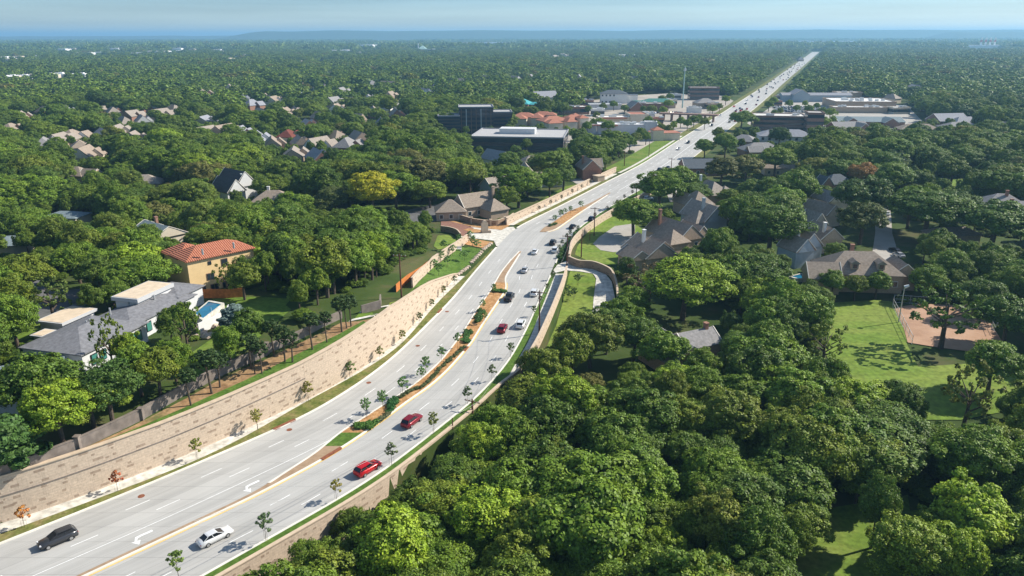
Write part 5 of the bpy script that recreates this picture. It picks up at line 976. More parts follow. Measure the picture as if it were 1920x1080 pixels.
# ------------------------------------------------------------------ trees
def leaf_mat(name, inst):
    m = bpy.data.materials.new(name); m.use_nodes = True; n, l, b = nodes_of(m); b.inputs['Roughness'].default_value = .55; b.inputs['Specular IOR Level'].default_value = .25
    oi = n.new('ShaderNodeObjectInfo')
    if inst:
        r = ramp(m.node_tree, [(0, (.072, .132, .018)), (.22, (.125, .182, .019)), (.45, (.145, .222, .020)), (.65, (.112, .184, .021)), (.8, (.175, .25, .023)), (.93, (.14, .19, .026)), (.985, (.22, .23, .03)), (1, (.17, .17, .035))]); gp = n.new('ShaderNodeNewGeometry'); oln = n.new('ShaderNodeTexNoise'); oln.inputs['Scale'].default_value = .011; oln.inputs['Detail'].default_value = 4; l.new(oi.outputs['Location'], oln.inputs['Vector'])
        m1 = n.new('ShaderNodeMapRange'); m1.inputs[1].default_value = .32; m1.inputs[2].default_value = .68; m1.inputs[3].default_value = -.28; m1.inputs[4].default_value = .26; l.new(oln.outputs[0], m1.inputs[0])
        m2 = n.new('ShaderNodeMath'); m2.operation = 'MULTIPLY_ADD'; l.new(oi.outputs['Random'], m2.inputs[0]); m2.inputs[1].default_value = .85; l.new(m1.outputs[0], m2.inputs[2]); m3 = n.new('ShaderNodeMath'); m3.operation = 'ADD'; m3.use_clamp = True; l.new(m2.outputs[0], m3.inputs[0]); m3.inputs[1].default_value = .08
        l.new(m3.outputs[0], r.inputs[0]); src = r.outputs[0]
    else: src = oi.outputs['Color']
    tc = n.new('ShaderNodeTexCoord'); no = n.new('ShaderNodeTexNoise'); no.inputs['Scale'].default_value = .38; no.inputs['Detail'].default_value = 5; l.new(tc.outputs['Object'], no.inputs['Vector'])
    g = n.new('ShaderNodeNewGeometry')
    hv = n.new('ShaderNodeHueSaturation'); l.new(src, hv.inputs['Color'])
    a = n.new('ShaderNodeMapRange'); a.inputs[1].default_value = .3; a.inputs[2].default_value = .7; a.inputs[3].default_value = .515; a.inputs[4].default_value = .485; l.new(no.outputs[0], a.inputs[0]); l.new(a.outputs[0], hv.inputs['Hue'])
    v = n.new('ShaderNodeMapRange'); v.inputs[3].default_value = .62; v.inputs[4].default_value = 1.45; l.new(g.outputs['Random Per Island'], v.inputs[0])
    v2 = n.new('ShaderNodeMapRange'); v2.inputs[1].default_value = .3; v2.inputs[2].default_value = .7; v2.inputs[3].default_value = .8; v2.inputs[4].default_value = 1.25; l.new(no.outputs[0], v2.inputs[0])
    mu = n.new('ShaderNodeMath'); mu.operation = 'MULTIPLY'; l.new(v.outputs[0], mu.inputs[0]); l.new(v2.outputs[0], mu.inputs[1]); l.new(mu.outputs[0], hv.inputs['Value'])
    l.new(hv.outputs[0], b.inputs['Base Color'])
    tr = n.new('ShaderNodeBsdfTranslucent'); l.new(hv.outputs[0], tr.inputs[0]); mx = n.new('ShaderNodeMixShader'); mx.inputs[0].default_value = .22
    out = n['Material Output']; l.new(b.outputs[0], mx.inputs[1]); l.new(tr.outputs[0], mx.inputs[2]); l.new(mx.outputs[0], out.inputs[0]); return m
M_leaf = leaf_mat('leaves', False); M_leafi = leaf_mat('woodland_leaves', True)
def quads(C, N, S, rng):
    n = len(C); N = N / np.linalg.norm(N, axis=1, keepdims=True); R = rng.normal(size=(n, 3)); U = np.cross(N, R); U /= np.linalg.norm(U, axis=1, keepdims=True); Vv = np.cross(N, U)
    S = S[:, None]; asp = rng.uniform(.6, 1.0, (n, 1)); bend = N * S * rng.uniform(-.25, .25, (n, 1))
    return np.stack([C - U * S - Vv * S * asp + bend, C + U * S * .9 - Vv * S * asp, C + U * S + Vv * S * asp + bend, C - U * S * .8 + Vv * S * asp], 1)
def mesh_np(name, V, Q, mats, extra=None):
    V = V.reshape(-1, 3); nq = len(V) // 4; me = bpy.data.meshes.new(name)
    ev, ef = (np.zeros((0, 3)), []) if extra is None else extra
    me.vertices.add(len(V) + len(ev)); me.vertices.foreach_set('co', np.concatenate([V, ev]).astype(np.float32).ravel())
    idx = np.arange(nq * 4); tri = np.array(ef, int).reshape(-1) + len(V) if len(ef) else np.zeros(0, int)
    me.loops.add(len(idx) + len(tri)); me.loops.foreach_set('vertex_index', np.concatenate([idx, tri]).astype(np.int32))
    ls = np.concatenate([np.arange(nq) * 4, nq * 4 + np.arange(len(tri) // 3) * 3]); me.polygons.add(nq + len(tri) // 3); me.polygons.foreach_set('loop_start', ls.astype(np.int32))
    for m in mats: me.materials.append(m)
    me.update(calc_edges=True); me.validate(); return me
def ico(c, r, sub=1):
    bm = bmesh.new(); bmesh.ops.create_icosphere(bm, subdivisions=sub, radius=1); V = np.array([v.co[:] for v in bm.verts]) * np.array(r) + np.array(c); F = [[v.index for v in f.verts] for f in bm.faces]; bm.free(); return V, F
def crown_mesh(seed, r=5.0, zc=8.0, rz=4.2, nl=58, nleaf=420, ls=.125, lobe=(.18, .31), core=.62, flat=.35, shape='round', m=None, jit=.75):
    rng = np.random.default_rng(seed); i = np.arange(nl) + .5; ph = i * 2.399963 + rng.uniform(0, 6); cz = 1 - (1 + flat) * i / nl
    st = np.sqrt(np.clip(1 - cz * cz, 0, 1)); D = np.stack([np.cos(ph) * st, np.sin(ph) * st, cz], 1)
    wob = 1 + .16 * np.sin(D[:, 0] * 3 + seed) + .14 * np.cos(D[:, 1] * 4 + seed * 2) + rng.uniform(-.13, .10, nl)
    k = wob * rng.uniform(.58, .95, nl)
    if shape == 'cone': k *= np.where(D[:, 2] > 0, .8 + .0 * D[:, 2], 1)
    LC = D * k[:, None] * np.array([r, r, rz]) + np.array([0, 0, zc])
    if shape == 'cone': LC[:, :2] *= np.clip(1.15 - .75 * (LC[:, 2:3] - zc + rz) / (2 * rz), .2, 1.2)
    LR = rng.uniform(lobe[0], lobe[1], nl) * r
    C, N, S = [], [], []
    for c, q, d in zip(LC, LR, D):
        ns_ = max(6, nleaf // 18); sd_ = rng.normal(size=(ns_, 3)) + d * .55; sd_ /= np.linalg.norm(sd_, axis=1, keepdims=True); sl_ = rng.uniform(.78, 1.2, ns_); pk_ = rng.integers(0, ns_, nleaf)
        v = sd_[pk_] + rng.normal(size=(nleaf, 3)) * .23; v /= np.linalg.norm(v, axis=1, keepdims=True); v /= np.linalg.norm(v, axis=1, keepdims=True)
        rad = q * (rng.uniform(.74, 1.1, nleaf) * sl_[pk_])[:, None]; p = c + v * rad * np.array([1, 1, .8]); C.append(p); nn = v + rng.normal(size=(nleaf, 3)) * jit * .6 + np.array([0, 0, .25]); N.append(nn); S.append(rng.uniform(.6, 1.3, nleaf) * ls)
    V = quads(np.concatenate(C), np.concatenate(N), np.concatenate(S), rng); ev, ef = np.zeros((0, 3)), []
    if core:
        a, b = ico((0, 0, zc), (r * core, r * core, rz * core), 2); a += rng.normal(size=a.shape) * .12; ev, ef = a, b
        if shape == 'cone': ev[:, :2] *= .6
    return mesh_np('crown', V, None, [m or M_leaf], (ev, ef))
def trunk_mesh(seed, r=5.0, zc=8.0, rz=4.2, tr=.32, nb=6):
    q = random.Random(seed); mb = MB(); zf = zc - rz * .75; b = Vector((q.uniform(-.3, .3), q.uniform(-.3, .3), zf)); mb.tube((0, 0, -.6), b, tr * 1.3, tr, 8, cap=False)
    top = b + Vector((q.uniform(-.6, .6), q.uniform(-.6, .6), rz * .9)); mb.tube(b, top, tr, tr * .35, 7)
    for i in range(nb):
        a = i * 6.283 / nb + q.uniform(-.4, .4); s = b.lerp(top, q.uniform(0, .5)); mid = s + Vector((math.cos(a) * r * .38, math.sin(a) * r * .38, rz * .25)); e = mid + Vector((math.cos(a) * r * .38, math.sin(a) * r * .38, rz * q.uniform(.1, .4)))
        mb.tube(s, mid, tr * .55, tr * .35, 6, cap=False); mb.tube(mid, e, tr * .35, tr * .12, 5)
    o = mb.build('trunk', M_bark); me = o.data; bpy.data.objects.remove(o); return me
SPEC = [dict(seed=1), dict(seed=2, nl=64, lobe=(.18, .30), ls=.11), dict(seed=3, rz=5.2, zc=8.6, nl=40, lobe=(.17, .36), jit=1.1), dict(seed=4, rz=3.6, zc=7.4, nl=60, ls=.145), dict(seed=5, rz=5.8, zc=9, lobe=(.22, .36), nl=48), dict(seed=6, nl=76, lobe=(.15, .25), nleaf=320), dict(seed=7, rz=4.8, r=4.6, zc=8.2), dict(seed=8, nl=46, lobe=(.22, .34), nleaf=520)]
PROTO = []
for s in SPEC:
    k = {a: s[a] for a in ('r', 'zc', 'rz') if a in s}; PROTO.append((crown_mesh(**s), trunk_mesh(s['seed'], **k), s.get('r', 5.0), s.get('zc', 8.0) + s.get('rz', 4.2)))
OPEN = (crown_mesh(21, nl=34, lobe=(.10, .19), core=0, nleaf=110, flat=.7, zc=7.2, rz=5.0, ls=.14), trunk_mesh(21, zc=7.2, rz=5.0, nb=9), 5.0, 12.2)   # gappy open oak
FLAT = (crown_mesh(22, r=6.2, zc=7.0, rz=2.6, nl=70, lobe=(.16, .26), flat=.15), trunk_mesh(22, r=6.2, zc=7.0, rz=2.6), 6.2, 9.6)
CONE = (crown_mesh(23, r=3.2, zc=6.4, rz=5.6, nl=60, lobe=(.2, .34), shape='cone', flat=.9, ls=.2), trunk_mesh(23, r=2, zc=6.4, rz=5.6), 3.2, 12)
SAP = [(crown_mesh(31 + i, r=1.0, zc=2.9, rz=1.35 if i < 2 else 1.7, nl=16, nleaf=70, ls=.085, lobe=(.28, .42), core=0, flat=.8), None, 1.0, 4.4) for i in range(3)]
def sap_trunk():
    mb = MB(); mb.tube((0, 0, 0), (0, 0, 3.6), .045, .02, 6)
    for i in range(6): a = i * 1.1; mb.tube((0, 0, 1.7 + i * .25), (math.cos(a) * .55, math.sin(a) * .55, 2.3 + i * .3), .022, .01, 4)
    for s in (-1, 1): mb.tube((.5 * s, 0, 0), (.5 * s, 0, 1.5), .018, .018, 4); mb.tube((.5 * s, 0, 1.3), (0, 0, 1.4), .012, .012, 3)
    o = mb.build('trunk', M_bark); me = o.data; bpy.data.objects.remove(o); return me
SAPT = sap_trunk()
def TH(r): return 5.0 + 1.05 * r
def tree(pr, x, y, z, r, hk, col, label, group=None, name='tree', cat='tree', rz=None, trunk=True):
    s = r / pr[2]; t = empty(name, (x, y, z), random.uniform(0, 6.28) if rz is None else rz, label, cat, group); t.scale = (s, s, TH(r) * hk / pr[3])
    c = bpy.data.objects.new('crown', pr[0]); COL.objects.link(c); c.parent = t; c.color = (*col, 1)
    if trunk: k = bpy.data.objects.new('trunk', pr[1]); COL.objects.link(k); k.parent = t
    return t
OLV, MID, DEEP, BRT, YEL, BRN, REDD, LIM = (.160, .208, .021), (.145, .230, .020), (.105, .172, .020), (.23, .325, .024), (.42, .40, .02), (.175, .18, .042), (.26, .10, .045), (.19, .26, .026)
def treepx(px, py, r, pr, col, label, hk=1.0, top=None, keep=0, name='tree', excl=.8):
    x, y, z = G(px, py); EXCL.append(([(x - r * excl, y - r * excl), (x + r * excl, y - r * excl), (x + r * excl, y + r * excl), (x - r * excl, y + r * excl)], r * .6))
    if keep: s = r / pr[2]; q = proj([x - r, x + r], [y, y], [z + 2, z + TH(r) * hk]); KEEP.append((float(q[0][0]), float(q[1][1]), float(q[0][1]), float(q[1][0]), y - r, keep))
    return tree(pr, x, y, z, r, hk, col, label, group='slender young oaks on the earth bank' if label.startswith('slender') else None, name=name)
ST = [
 (700, 408, 8.0, 4, YEL, 'large tree with a bright yellow green crown in the middle of the woods', 1.35, .92), (806, 390, 6.5, 4, LIM, 'smaller yellow green tree beside the shaded side street', 1.0, .9), (742, 392, 8, 0, MID, 'round green tree touching the bright yellow one', 1.1, .5), (628, 408, 7.5, 1, (.10, .13, .028), 'domed olive green tree beside the brown hip roof', .9, .9),
 (880, 372, 9, 'F', OLV, 'wide flat crowned olive tree over the entrance houses', 1.0, .9), (972, 390, 8.5, 4, MID, 'tall green tree behind the stone wall past the side street', 1.25, .9), (950, 400, 5, 2, LIM, 'light green tree in front of the tall one beside the boundary wall', 1.0, .9), (1030, 372, 5, 2, MID, 'slim green tree standing on the garden lawn behind the wall', 1.2, .9),
 (1055, 360, 6, 0, DEEP, 'dark green tree near the playhouse lawn behind the wall', 1.0, .8), (1187, 444, 8, 0, MID, 'round shade tree on the lawn beside the grey driveway', .95, .95), (1235, 395, 9.5, 2, MID, 'big green tree over the tan wall and wooden pole', 1.0, .93), (1262, 372, 7.5, 3, MID, 'green tree beside the circular drive', 1.0, .85), (1300, 392, 7, 1, DEEP, 'green tree in front of the pointed hip roof', .8, .6),
 (1350, 352, 8, 5, (.12, .13, .03), 'olive tree with reddish tips over the courtyard houses', 1.0, .9), (1398, 345, 8, 3, BRN, 'brownish olive tree behind the white chimney house', .9, .9), (1320, 298, 5, 4, MID, 'slender street tree on the road corner before the slate roof', 1.1, .95), (1358, 298, 7, 'F', MID, 'spreading street tree shading the small lawn', 1.0, .93), (1345, 268, 4.2, 2, OLV, 'small round olive tree standing alone in the wide median', 1.0, .96), (1388, 246, 8, 3, MID, 'leafy tree at the junction corner', 1.0, .8),
 (1278, 600, 9.5, 4, BRT, 'huge bright green oak crown beside the curved driveway', 1.1, .93), (1215, 575, 7, 'O', (.16, .12, .05), 'open tree with brownish leaves hanging over the driveway edge', 1.0, .7), (1105, 690, 5.6, 7, (.14, .18, .024), 'yellow green tree at the end of the driveway lawn', 1.15, .95), (1762, 655, 8.2, 'O', DEEP, 'big open limbed oak casting a long shadow across the mown field', 1.25, .97), (1538, 692, 5, 'O', OLV, 'small single tree at the edge of the mown field', 1.1, .93),
 (1800, 815, 5, 'O', (.16, .18, .03), 'sparse yellowish tree with bare lower limbs beside the mown field', 1.5, .95), (1690, 1125, 4.4, 4, (.20, .27, .026), 'bright yellow green tree at the bottom beside the grassy clearing', 1.35, .97), (1765, 1130, 4.2, 0, BRT, 'bright green tree next to the yellow green one', 1.2, .95), (1630, 1030, 3, 2, (.12, .19, .025), 'small pale green tree over the grassy clearing', 1.5, .9), (352, 668, 3.3, 'O', DEEP, 'thin open tree in front of the pool and modern house', 1.35, .95), (215, 710, 2.8, 'O', OLV, 'thin tree beside the orange garden seat', 1.6, .9),
 (120, 838, 5, 0, BRT, 'bright green tree behind the stone fence', 1.0, .9), (25, 885, 4, 'C', (.07, .14, .03), 'bright conical evergreen in the corner behind the stone fence', 1.1, .9), (210, 795, 5, 2, (.08, .145, .026), 'light green bushy tree behind the capped stone fence', 1.0, .85), (92, 790, 5.6, 3, DEEP, 'broad dark oak covering the modern house corner', 1.0, .8), (426, 552, 3.0, 'O', OLV, 'leafy tree in front of the yellow house windows', 1.0, .0), (458, 562, 3.8, 6, OLV, 'dense tree hiding the lower corner of the yellow house', .95, .0), (440, 620, 3.0, 'C', (.16, .22, .19), 'blue grey spruce beside the white pool wall', .8, .9),
 (1440, 480, 10, 1, DEEP, 'dark round tree between courtyard garden and stepped blue house', 1.0, .8), (1610, 460, 8.5, 5, (.10, .13, .028), 'green tree with rusty tips beside the dormered roof', 1.0, .85), (1612, 425, 10, 0, (.085, .14, .026), 'tall light green tree beside the shaded street', 1.1, .85), (1612, 360, 5.6, 3, (.36, .20, .05), 'tree with orange red top above the dark hip roof', 1.1, .9), (1730, 450, 12, 1, DEEP, 'massive dark green crown across the shaded street', .9, .85), (1855, 470, 11, 3, DEEP, 'massive dark tree before the edge houses', .9, .85), (1700, 430, 8, 'F', MID, 'flat spreading crown over the shaded street', 1.0, .8),
]
for px_, py_ in [(357, 760), (396, 737), (411, 726), (470, 690), (477, 700), (513, 667), (533, 678), (547, 679), (612, 642), (640, 622), (649, 615), (657, 612), (490, 700), (585, 655)]:
    ST.append((px_, py_, random.uniform(1.3, 2.2), 'S', (.05, .09, .022), 'slender young oak with a bare stem on the earth bank above the wall', random.uniform(1.0, 1.25), 0))
ST += [(265, 742, 3.8, 0, MID, 'round green tree in the modern house garden', 1.0, 0), (300, 748, 3.6, 6, OLV, 'olive tree beside the round one in the modern house garden', 1.0, 0), (330, 722, 3.2, 2, MID, 'garden tree close to the stone fence below the thin open tree', 1.0, 0), (243, 702, 2.6, 5, BRT, 'small bright tree right under the modern house windows'.replace('right ', ''), 1.0, 0), (175, 800, 4.6, 4, LIM, 'light yellow green bushy tree by the stone fence', .9, 0), (432, 690, 2.8, 1, MID, 'small green tree behind the fence pier on the lawn', 1.0, 0), (470, 660, 3.0, 3, DEEP, 'dark tree behind the fence beside the lawn', 1.0, 0), (100, 608, 4.6, 'O', (.12, .17, .03), 'light green oak standing before the blue grey street', 1.1, 0), (28, 618, 5.0, 2, OLV, 'leaning olive oak at the street by the modern house', 1.1, 0), (190, 560, 4.6, 5, (.12, .18, .025), 'leafy oak between the two tan flat roofs', 1.0, 0), (60, 560, 5, 6, OLV, 'oak shading the curved street', 1.0, 0), (150, 530, 5, 1, MID, 'oak over the far end of the curved street', 1.0, 0), (15, 575, 4.2, 3, MID, 'small oak at the picture edge on the curved street', 1.0, 0),
 (1070, 712, 4.5, 3, OLV, 'olive tree beside the yellow green tree at the driveway lawn end', 1.1, 0), (1135, 665, 4.6, 0, DEEP, 'dark green tree at the closed end of the driveway', 1.1, 0), (1160, 640, 4.4, 5, MID, 'green tree against the curved driveway wall end', 1.1, 0), (1185, 680, 5, 1, DEEP, 'dense dark tree beside the gap with the grey gabled roof', 1.0, 0), (1185, 610, 4.5, 2, MID, 'green tree tucked under the huge bright oak', 1.0, 0), (1015, 735, 4.2, 7, OLV, 'olive tree at the foot of the road wall where it starts to rise', 1.0, 0), (1240, 700, 4.8, 3, MID, 'green tree just below the grey gabled roof', .9, 0)]
ST += [(1556, 562, 3.4, 0, MID, 'green tree in front of the dormered house beside the pool', .9, 0), (1600, 566, 3.2, 2, OLV, 'olive tree at the head of the mown field below the dormers', .85, 0), (1640, 562, 3.4, 6, MID, 'green tree between dormered house and field lamp', .9, 0), (1835, 600, 5, 1, DEEP, 'dark tree leaning over the far corner of the infield', 1.0, 0), (1880, 650, 6, 3, DEEP, 'dark spreading tree shading the infield edge', 1.0, 0), (1850, 740, 5.5, 0, MID, 'green tree below the shaded infield fence', 1.0, 0)]
n_ind = 0
PM = {'F': FLAT, 'O': OPEN, 'C': CONE, 'S': (crown_mesh(24, r=2.0, zc=7.6, rz=3.4, nl=26, nleaf=120, ls=.13, core=0, lobe=(.2, .36)), trunk_mesh(24, r=2.0, zc=7.6, rz=3.4, tr=.16), 2.0, 11.4)}
for px, py, r, p, c, lb, hk, kp in ST: treepx(px, py, r, PM[p] if isinstance(p, str) else PROTO[p], c, lb, hk, keep=kp); n_ind += 1
lt_pts = [(1062, 256), (1075, 262), (1092, 262), (1100, 250), (1090, 243), (1112, 240), (1125, 243), (1140, 250), (1118, 228), (1102, 215), (1130, 210), (1150, 206), (1170, 212), (1188, 208), (1205, 214), (1220, 216), (1242, 218), (1252, 206), (1215, 240), (1226, 248), (1240, 252), (1252, 255), (1262, 246), (1275, 240), (1288, 244), (1300, 238), (1310, 232), (1320, 242), (1335, 215), (1348, 210), (1360, 196), (1255, 190), (1240, 196), (1450, 222), (1462, 218), (1478, 205), (1492, 212), (1508, 204), (1515, 216), (1530, 208), (1540, 220), (1555, 225), (1560, 235), (1545, 245), (1575, 246), (1450, 200), (1440, 208), (1525, 232), (1535, 240), (1100, 275), (1115, 282), (1130, 283), (1190, 272), (1200, 262), (1210, 270), (1180, 282)]
for k_, (px_, py_) in enumerate(lt_pts):
    x_, y_ = W(px_, py_ + 2); side_ = 'crowded lot' if px_ > 1400 else 'shopping blocks'; r_ = random.uniform(2.4, 4.4)
    tree(PROTO[k_ % 8], x_, y_, -.1, r_, 1.0, random.choice([OLV, MID, BRT, MID]), f'small planted tree among the {side_} and car rows', f'small planted trees among the {side_}', name='lot_tree')
# saplings along the road
def sap(px, py, h, col, label, group=None, k=0, z=.14, wide=1.0):
    x, y = W(px, py, z); z = max(z, float(terr(x, y)) + .1) if z != .14 else z; s = h / 4.4 * .92; wide *= .9; t = empty('sapling', (x, y, z), random.uniform(0, 6), label, 'young tree', group); t.scale = (s * wide, s * wide, s)
    c = bpy.data.objects.new('crown', SAP[k][0]); COL.objects.link(c); c.parent = t; c.color = (*(v * 1.45 for v in col), 1); q = bpy.data.objects.new('trunk', SAPT); COL.objects.link(q); q.parent = t
sap(44, 987, 4.0, (.42, .17, .04), 'orange leaved sapling on the verge close to the dark grey suv'); sap(219, 919, 4.0, (.33, .09, .035), 'red leaved sapling on the verge below the dark mid ledge'); sap(368, 860, 4.6, (.20, .21, .04), 'yellow green sapling on the verge right before the wall panel joint'.replace('right ', '')); sap(482, 806, 4.8, (.25, .23, .05), 'yellowish sapling beside the long rusty kerb inlet'); sap(577, 752, 4.8, (.22, .20, .04), 'golden green sapling against the tan wall'); sap(655, 708, 4.2, (.10, .14, .03), 'bushy green sapling beside the tall wall midway', wide=1.2)
for px, py, h, c in [(711, 676, 3.9, (.16, .17, .04)), (754, 644, 4.0, (.15, .17, .03)), (786, 608, 3.8, (.08, .12, .03)), (809, 581, 3.6, (.10, .14, .03)), (831, 555, 3.6, (.14, .16, .04)), (851, 535, 3.4, (.09, .13, .03))]: sap(px, py, h, c, 'green sapling along the sidewalk below the high wall', 'green saplings along the sidewalk below the high wall')
for px, py, h in [(1010, 398, 3.2), (1032, 387, 3.2), (1052, 377, 3.2), (1072, 366, 3.2), (1090, 357, 3.2), (1106, 348, 3.2)]: sap(px, py, h, (.11, .10, .05), 'small brownish sapling at the foot of the wall past the side street', 'small brownish saplings at the foot of the wall')
for px, py, h, c, lb in [(333, 1083, 5, (.16, .22, .05), 'pale green sapling at the very bottom of the road edge'), (497, 1012, 5.2, (.12, .17, .07), 'airy grey green sapling on the road edge above the white wires'), (629, 935, 4, (.26, .22, .03), 'golden sapling on the road edge close to the red suv'), (733, 871, 4.6, (.13, .16, .06), 'grey green sapling ahead of the bright red suv'), (812, 813, 4.8, (.19, .21, .05), 'yellow green sapling beside the crimson suv lane'), (875, 757, 4.2, (.08, .13, .03), 'green sapling behind the crossarm of the utility pole'), (921, 713, 4, (.08, .12, .03), 'green sapling on the verge above the rising road wall'), (956, 669, 4, (.09, .14, .03), 'green sapling where the sidewalk begins')]: sap(px, py, h, c, lb)
for px, py in [(1000, 588), (1012, 568), (1025, 545), (1036, 520), (1048, 470), (1053, 460), (1062, 448), (1068, 441), (1083, 433), (1115, 408), (1138, 395), (1156, 383), (1170, 373), (1185, 364), (1198, 356)]: sap(px, py + 4, 3.2, (.10, .13, .045) if py > 420 else (.13, .12, .09), 'small sapling on the outer verge near the oncoming shaded wall' if py > 500 else 'thin grey green sapling on the verge beyond the driveway', 'small saplings on the outer verge' if py > 500 else 'thin saplings on the verge beyond the driveway')
for px, py, h in [(686, 783, 4.6), (717, 768, 4.6), (754, 742, 4.8), (790, 716, 4), (797, 700, 4.6), (827, 678, 4.2), (857, 652, 4.2), (908, 606, 3.8), (905, 583, 3.6), (925, 552, 3.6)]: sap(px, py, h, (.11, .20, .045), 'dark green young tree in the orange mulch median', 'dark green young trees in the mulch median', z=.15)
for px, py, h in [(1040, 418, 3.5), (1051, 410, 4.2), (1059, 404, 3.4), (1069, 400, 3.4), (1088, 393, 4.2)]: sap(px, py, h, (.11, .19, .05), 'dark young tree in the second mulch median', 'dark young trees in the second mulch median', z=.15, wide=1.3)
for px, py in [(832, 480), (826, 500), (838, 505), (848, 485), (860, 462), (885, 462), (893, 470), (880, 452), (870, 490), (815, 520), (822, 530)]: sap(px, py, 4.2, (.12, .21, .05), 'young tree planted on the sloping garden lawn', 'young trees planted on the sloping garden lawn', z=.5, wide=1.4)
for px, py in [(1075, 562), (1064, 565), (1082, 545)]: sap(px, py, 4.0, (.05, .09, .02), 'young tree on the driveway lawn', 'young trees on the driveway lawn', z=-2.9, wide=1.3)
# shrubs (clipped low masses)
SHR = crown_mesh(41, r=.5, zc=.28, rz=.32, nl=12, nleaf=60, ls=.05, lobe=(.3, .5), core=.6, flat=.2)
def shrub(x, y, z, s, col, label, group):
    o = bpy.data.objects.new('shrub', SHR); COL.objects.link(o); o.location = (x, y, z); o.scale = (s, s, s); o.rotation_euler = (0, 0, random.uniform(0, 6)); o.color = (*col, 1); tag(o, label, 'shrub', group)
def shrubs(pxs, n, jit, s, col, label, group, z=.13):
    P = [W(a, b, z) for a, b in pxs]
    L = [0]; [L.append(L[-1] + math.dist(a, b)) for a, b in zip(P, P[1:])]
    for i in range(n):
        u = L[-1] * (i + .5) / n; x = np.interp(u, L, [p[0] for p in P]) + random.uniform(-jit, jit); y = np.interp(u, L, [p[1] for p in P]) + random.uniform(-jit, jit); shrub(x, y, z, s * random.uniform(.8, 1.2), col, label, group)
shrubs([(668, 799), (690, 800), (700, 793)], 26, .9, 1.0, (.12, .24, .04), 'low green shrub filling the tip of the median bed', 'low green shrubs at the median tip')
shrubs([(703, 792), (722, 781), (727, 775)], 10, .3, .9, (.18, .19, .09), 'small greyish shrub in the line behind the median tip', 'small greyish shrubs in the median'); shrubs([(728, 772), (738, 750)], 26, .7, 1.0, (.07, .20, .05), 'dark green shrub in the band across the median', 'dark green shrubs in the band across the median')
shrubs([(743, 748), (765, 735), (790, 726), (812, 708), (825, 690), (845, 673), (865, 655), (873, 650)], 44, .25, .8, (.14, .18, .07), 'small round shrub in the winding row along the mulch median', 'small round shrubs winding along the mulch median')
shrubs([(872, 645), (878, 622)], 20, .7, 1.0, (.10, .22, .05), 'green shrub in the oblong bed of the median', 'green shrubs in the oblong median bed'); shrubs([(893, 605), (902, 582)], 20, .7, 1.0, (.10, .20, .05), 'green shrub in the upper oblong bed of the median', 'green shrubs in the upper oblong median bed'); shrubs([(925, 546), (944, 547)], 22, .7, 1.0, (.12, .24, .04), 'green shrub beside the black pickup truck', 'green shrubs beside the black pickup truck'); shrubs([(1030, 425), (1045, 420)], 8, .5, 1.1, (.12, .20, .06), 'shrub at the nose of the second median', 'shrubs at the nose of the second median')
shrubs([(1049, 487), (1056, 472), (1062, 462), (1068, 450), (1085, 434)], 36, .7, 1.3, (.12, .22, .05), 'leafy shrub on the verge between kerb and curved wall', 'leafy shrubs between kerb and curved wall')
# ---- woods: candidates on a jittered grid, cleared round buildings, lawns and roads
def candidates(y0, y1, sp, fov=.92, pad=12):
    ys = np.arange(y0, y1, sp); X, Y = [], []
    for y in ys:
        half = y * fov + pad + 12; xs = np.arange(-half, half, sp); X.append(xs + RNG.uniform(-.42, .42, len(xs)) * sp); Y.append(np.full(len(xs), y) + RNG.uniform(-.42, .42, len(xs)) * sp)
    return np.concatenate(X), np.concatenate(Y)
def clear(X, Y, R, hgt, keepk=1.0):
    ok = np.ones(len(X), bool); l = fx(WLG, Y); r = fx(GR, Y)
    lm = np.interp(Y, [60, 130, 165, 182, 205, 232, 262, 350, 382, 390, 520, 2500], [11, 13, 12, 11, 14, 12, 3, 3, 3, 13, 6, 5]); rm = np.interp(Y, [60, 135, 150, 200, 260, 420, 2500], [1.5, 1.5, 3, 8, 4, 8, 6])
    ok &= ~((X > l - lm - R * .55) & (X < r + rm + R * .35))
    for P, mg in EXCL:
        P_ = np.array(P); b = (X > P_[:, 0].min() - mg - 9) & (X < P_[:, 0].max() + mg + 9) & (Y > P_[:, 1].min() - mg - 9) & (Y < P_[:, 1].max() + mg + 9) & ok
        if not b.any(): continue
        i = np.where(b)[0]; bad = inpoly(X[i], Y[i], P) | (dist_poly(X[i], Y[i], P) < mg + R[i] * .45); ok[i[bad]] = False
    Z = terr(X, Y)
    zt_ = np.maximum(Z + hgt * .8, 0); k_ = H / (H - np.minimum(zt_, 60)); gx, gy = (X - R * .75) * k_, Y * k_   # where the crown's edge hides the ground
    rl = RNG.random(len(X)); ok &= ~((X > r) & (gx < fx(GR, gy) + np.where(gy < 108, 3.2, np.where(gy < 150, 1.6, .5))) & (rl < np.where(gy < 96, .9, np.where(gy < 150, .76, .96))))
    px, pt, dp = proj(X, Y, Z + hgt); _, pb, _ = proj(X, Y, Z + hgt * .25); pr = R * FPX / dp * .8
    rnd = RNG.random(len(X))
    for (x0, y0, x1, y1, wy, st) in KEEP:
        hit = ok & (Y < wy) & (px + pr > x0) & (px - pr < x1) & (pt < y1) & (pb > y0) & (rnd < st * keepk); ok[hit] = False
    return ok
def field_clumps(X, Y, s, seed):     # smooth value noise for clustered species
    r = np.random.default_rng(seed); g = r.random((64, 64)); u, v = (X / s) % 63, (Y / s) % 63; i, j = u.astype(int), v.astype(int); a, b = u - i, v - j
    return g[i, j] * (1 - a) * (1 - b) + g[i + 1, j] * a * (1 - b) + g[i, j + 1] * (1 - a) * b + g[i + 1, j + 1] * a * b
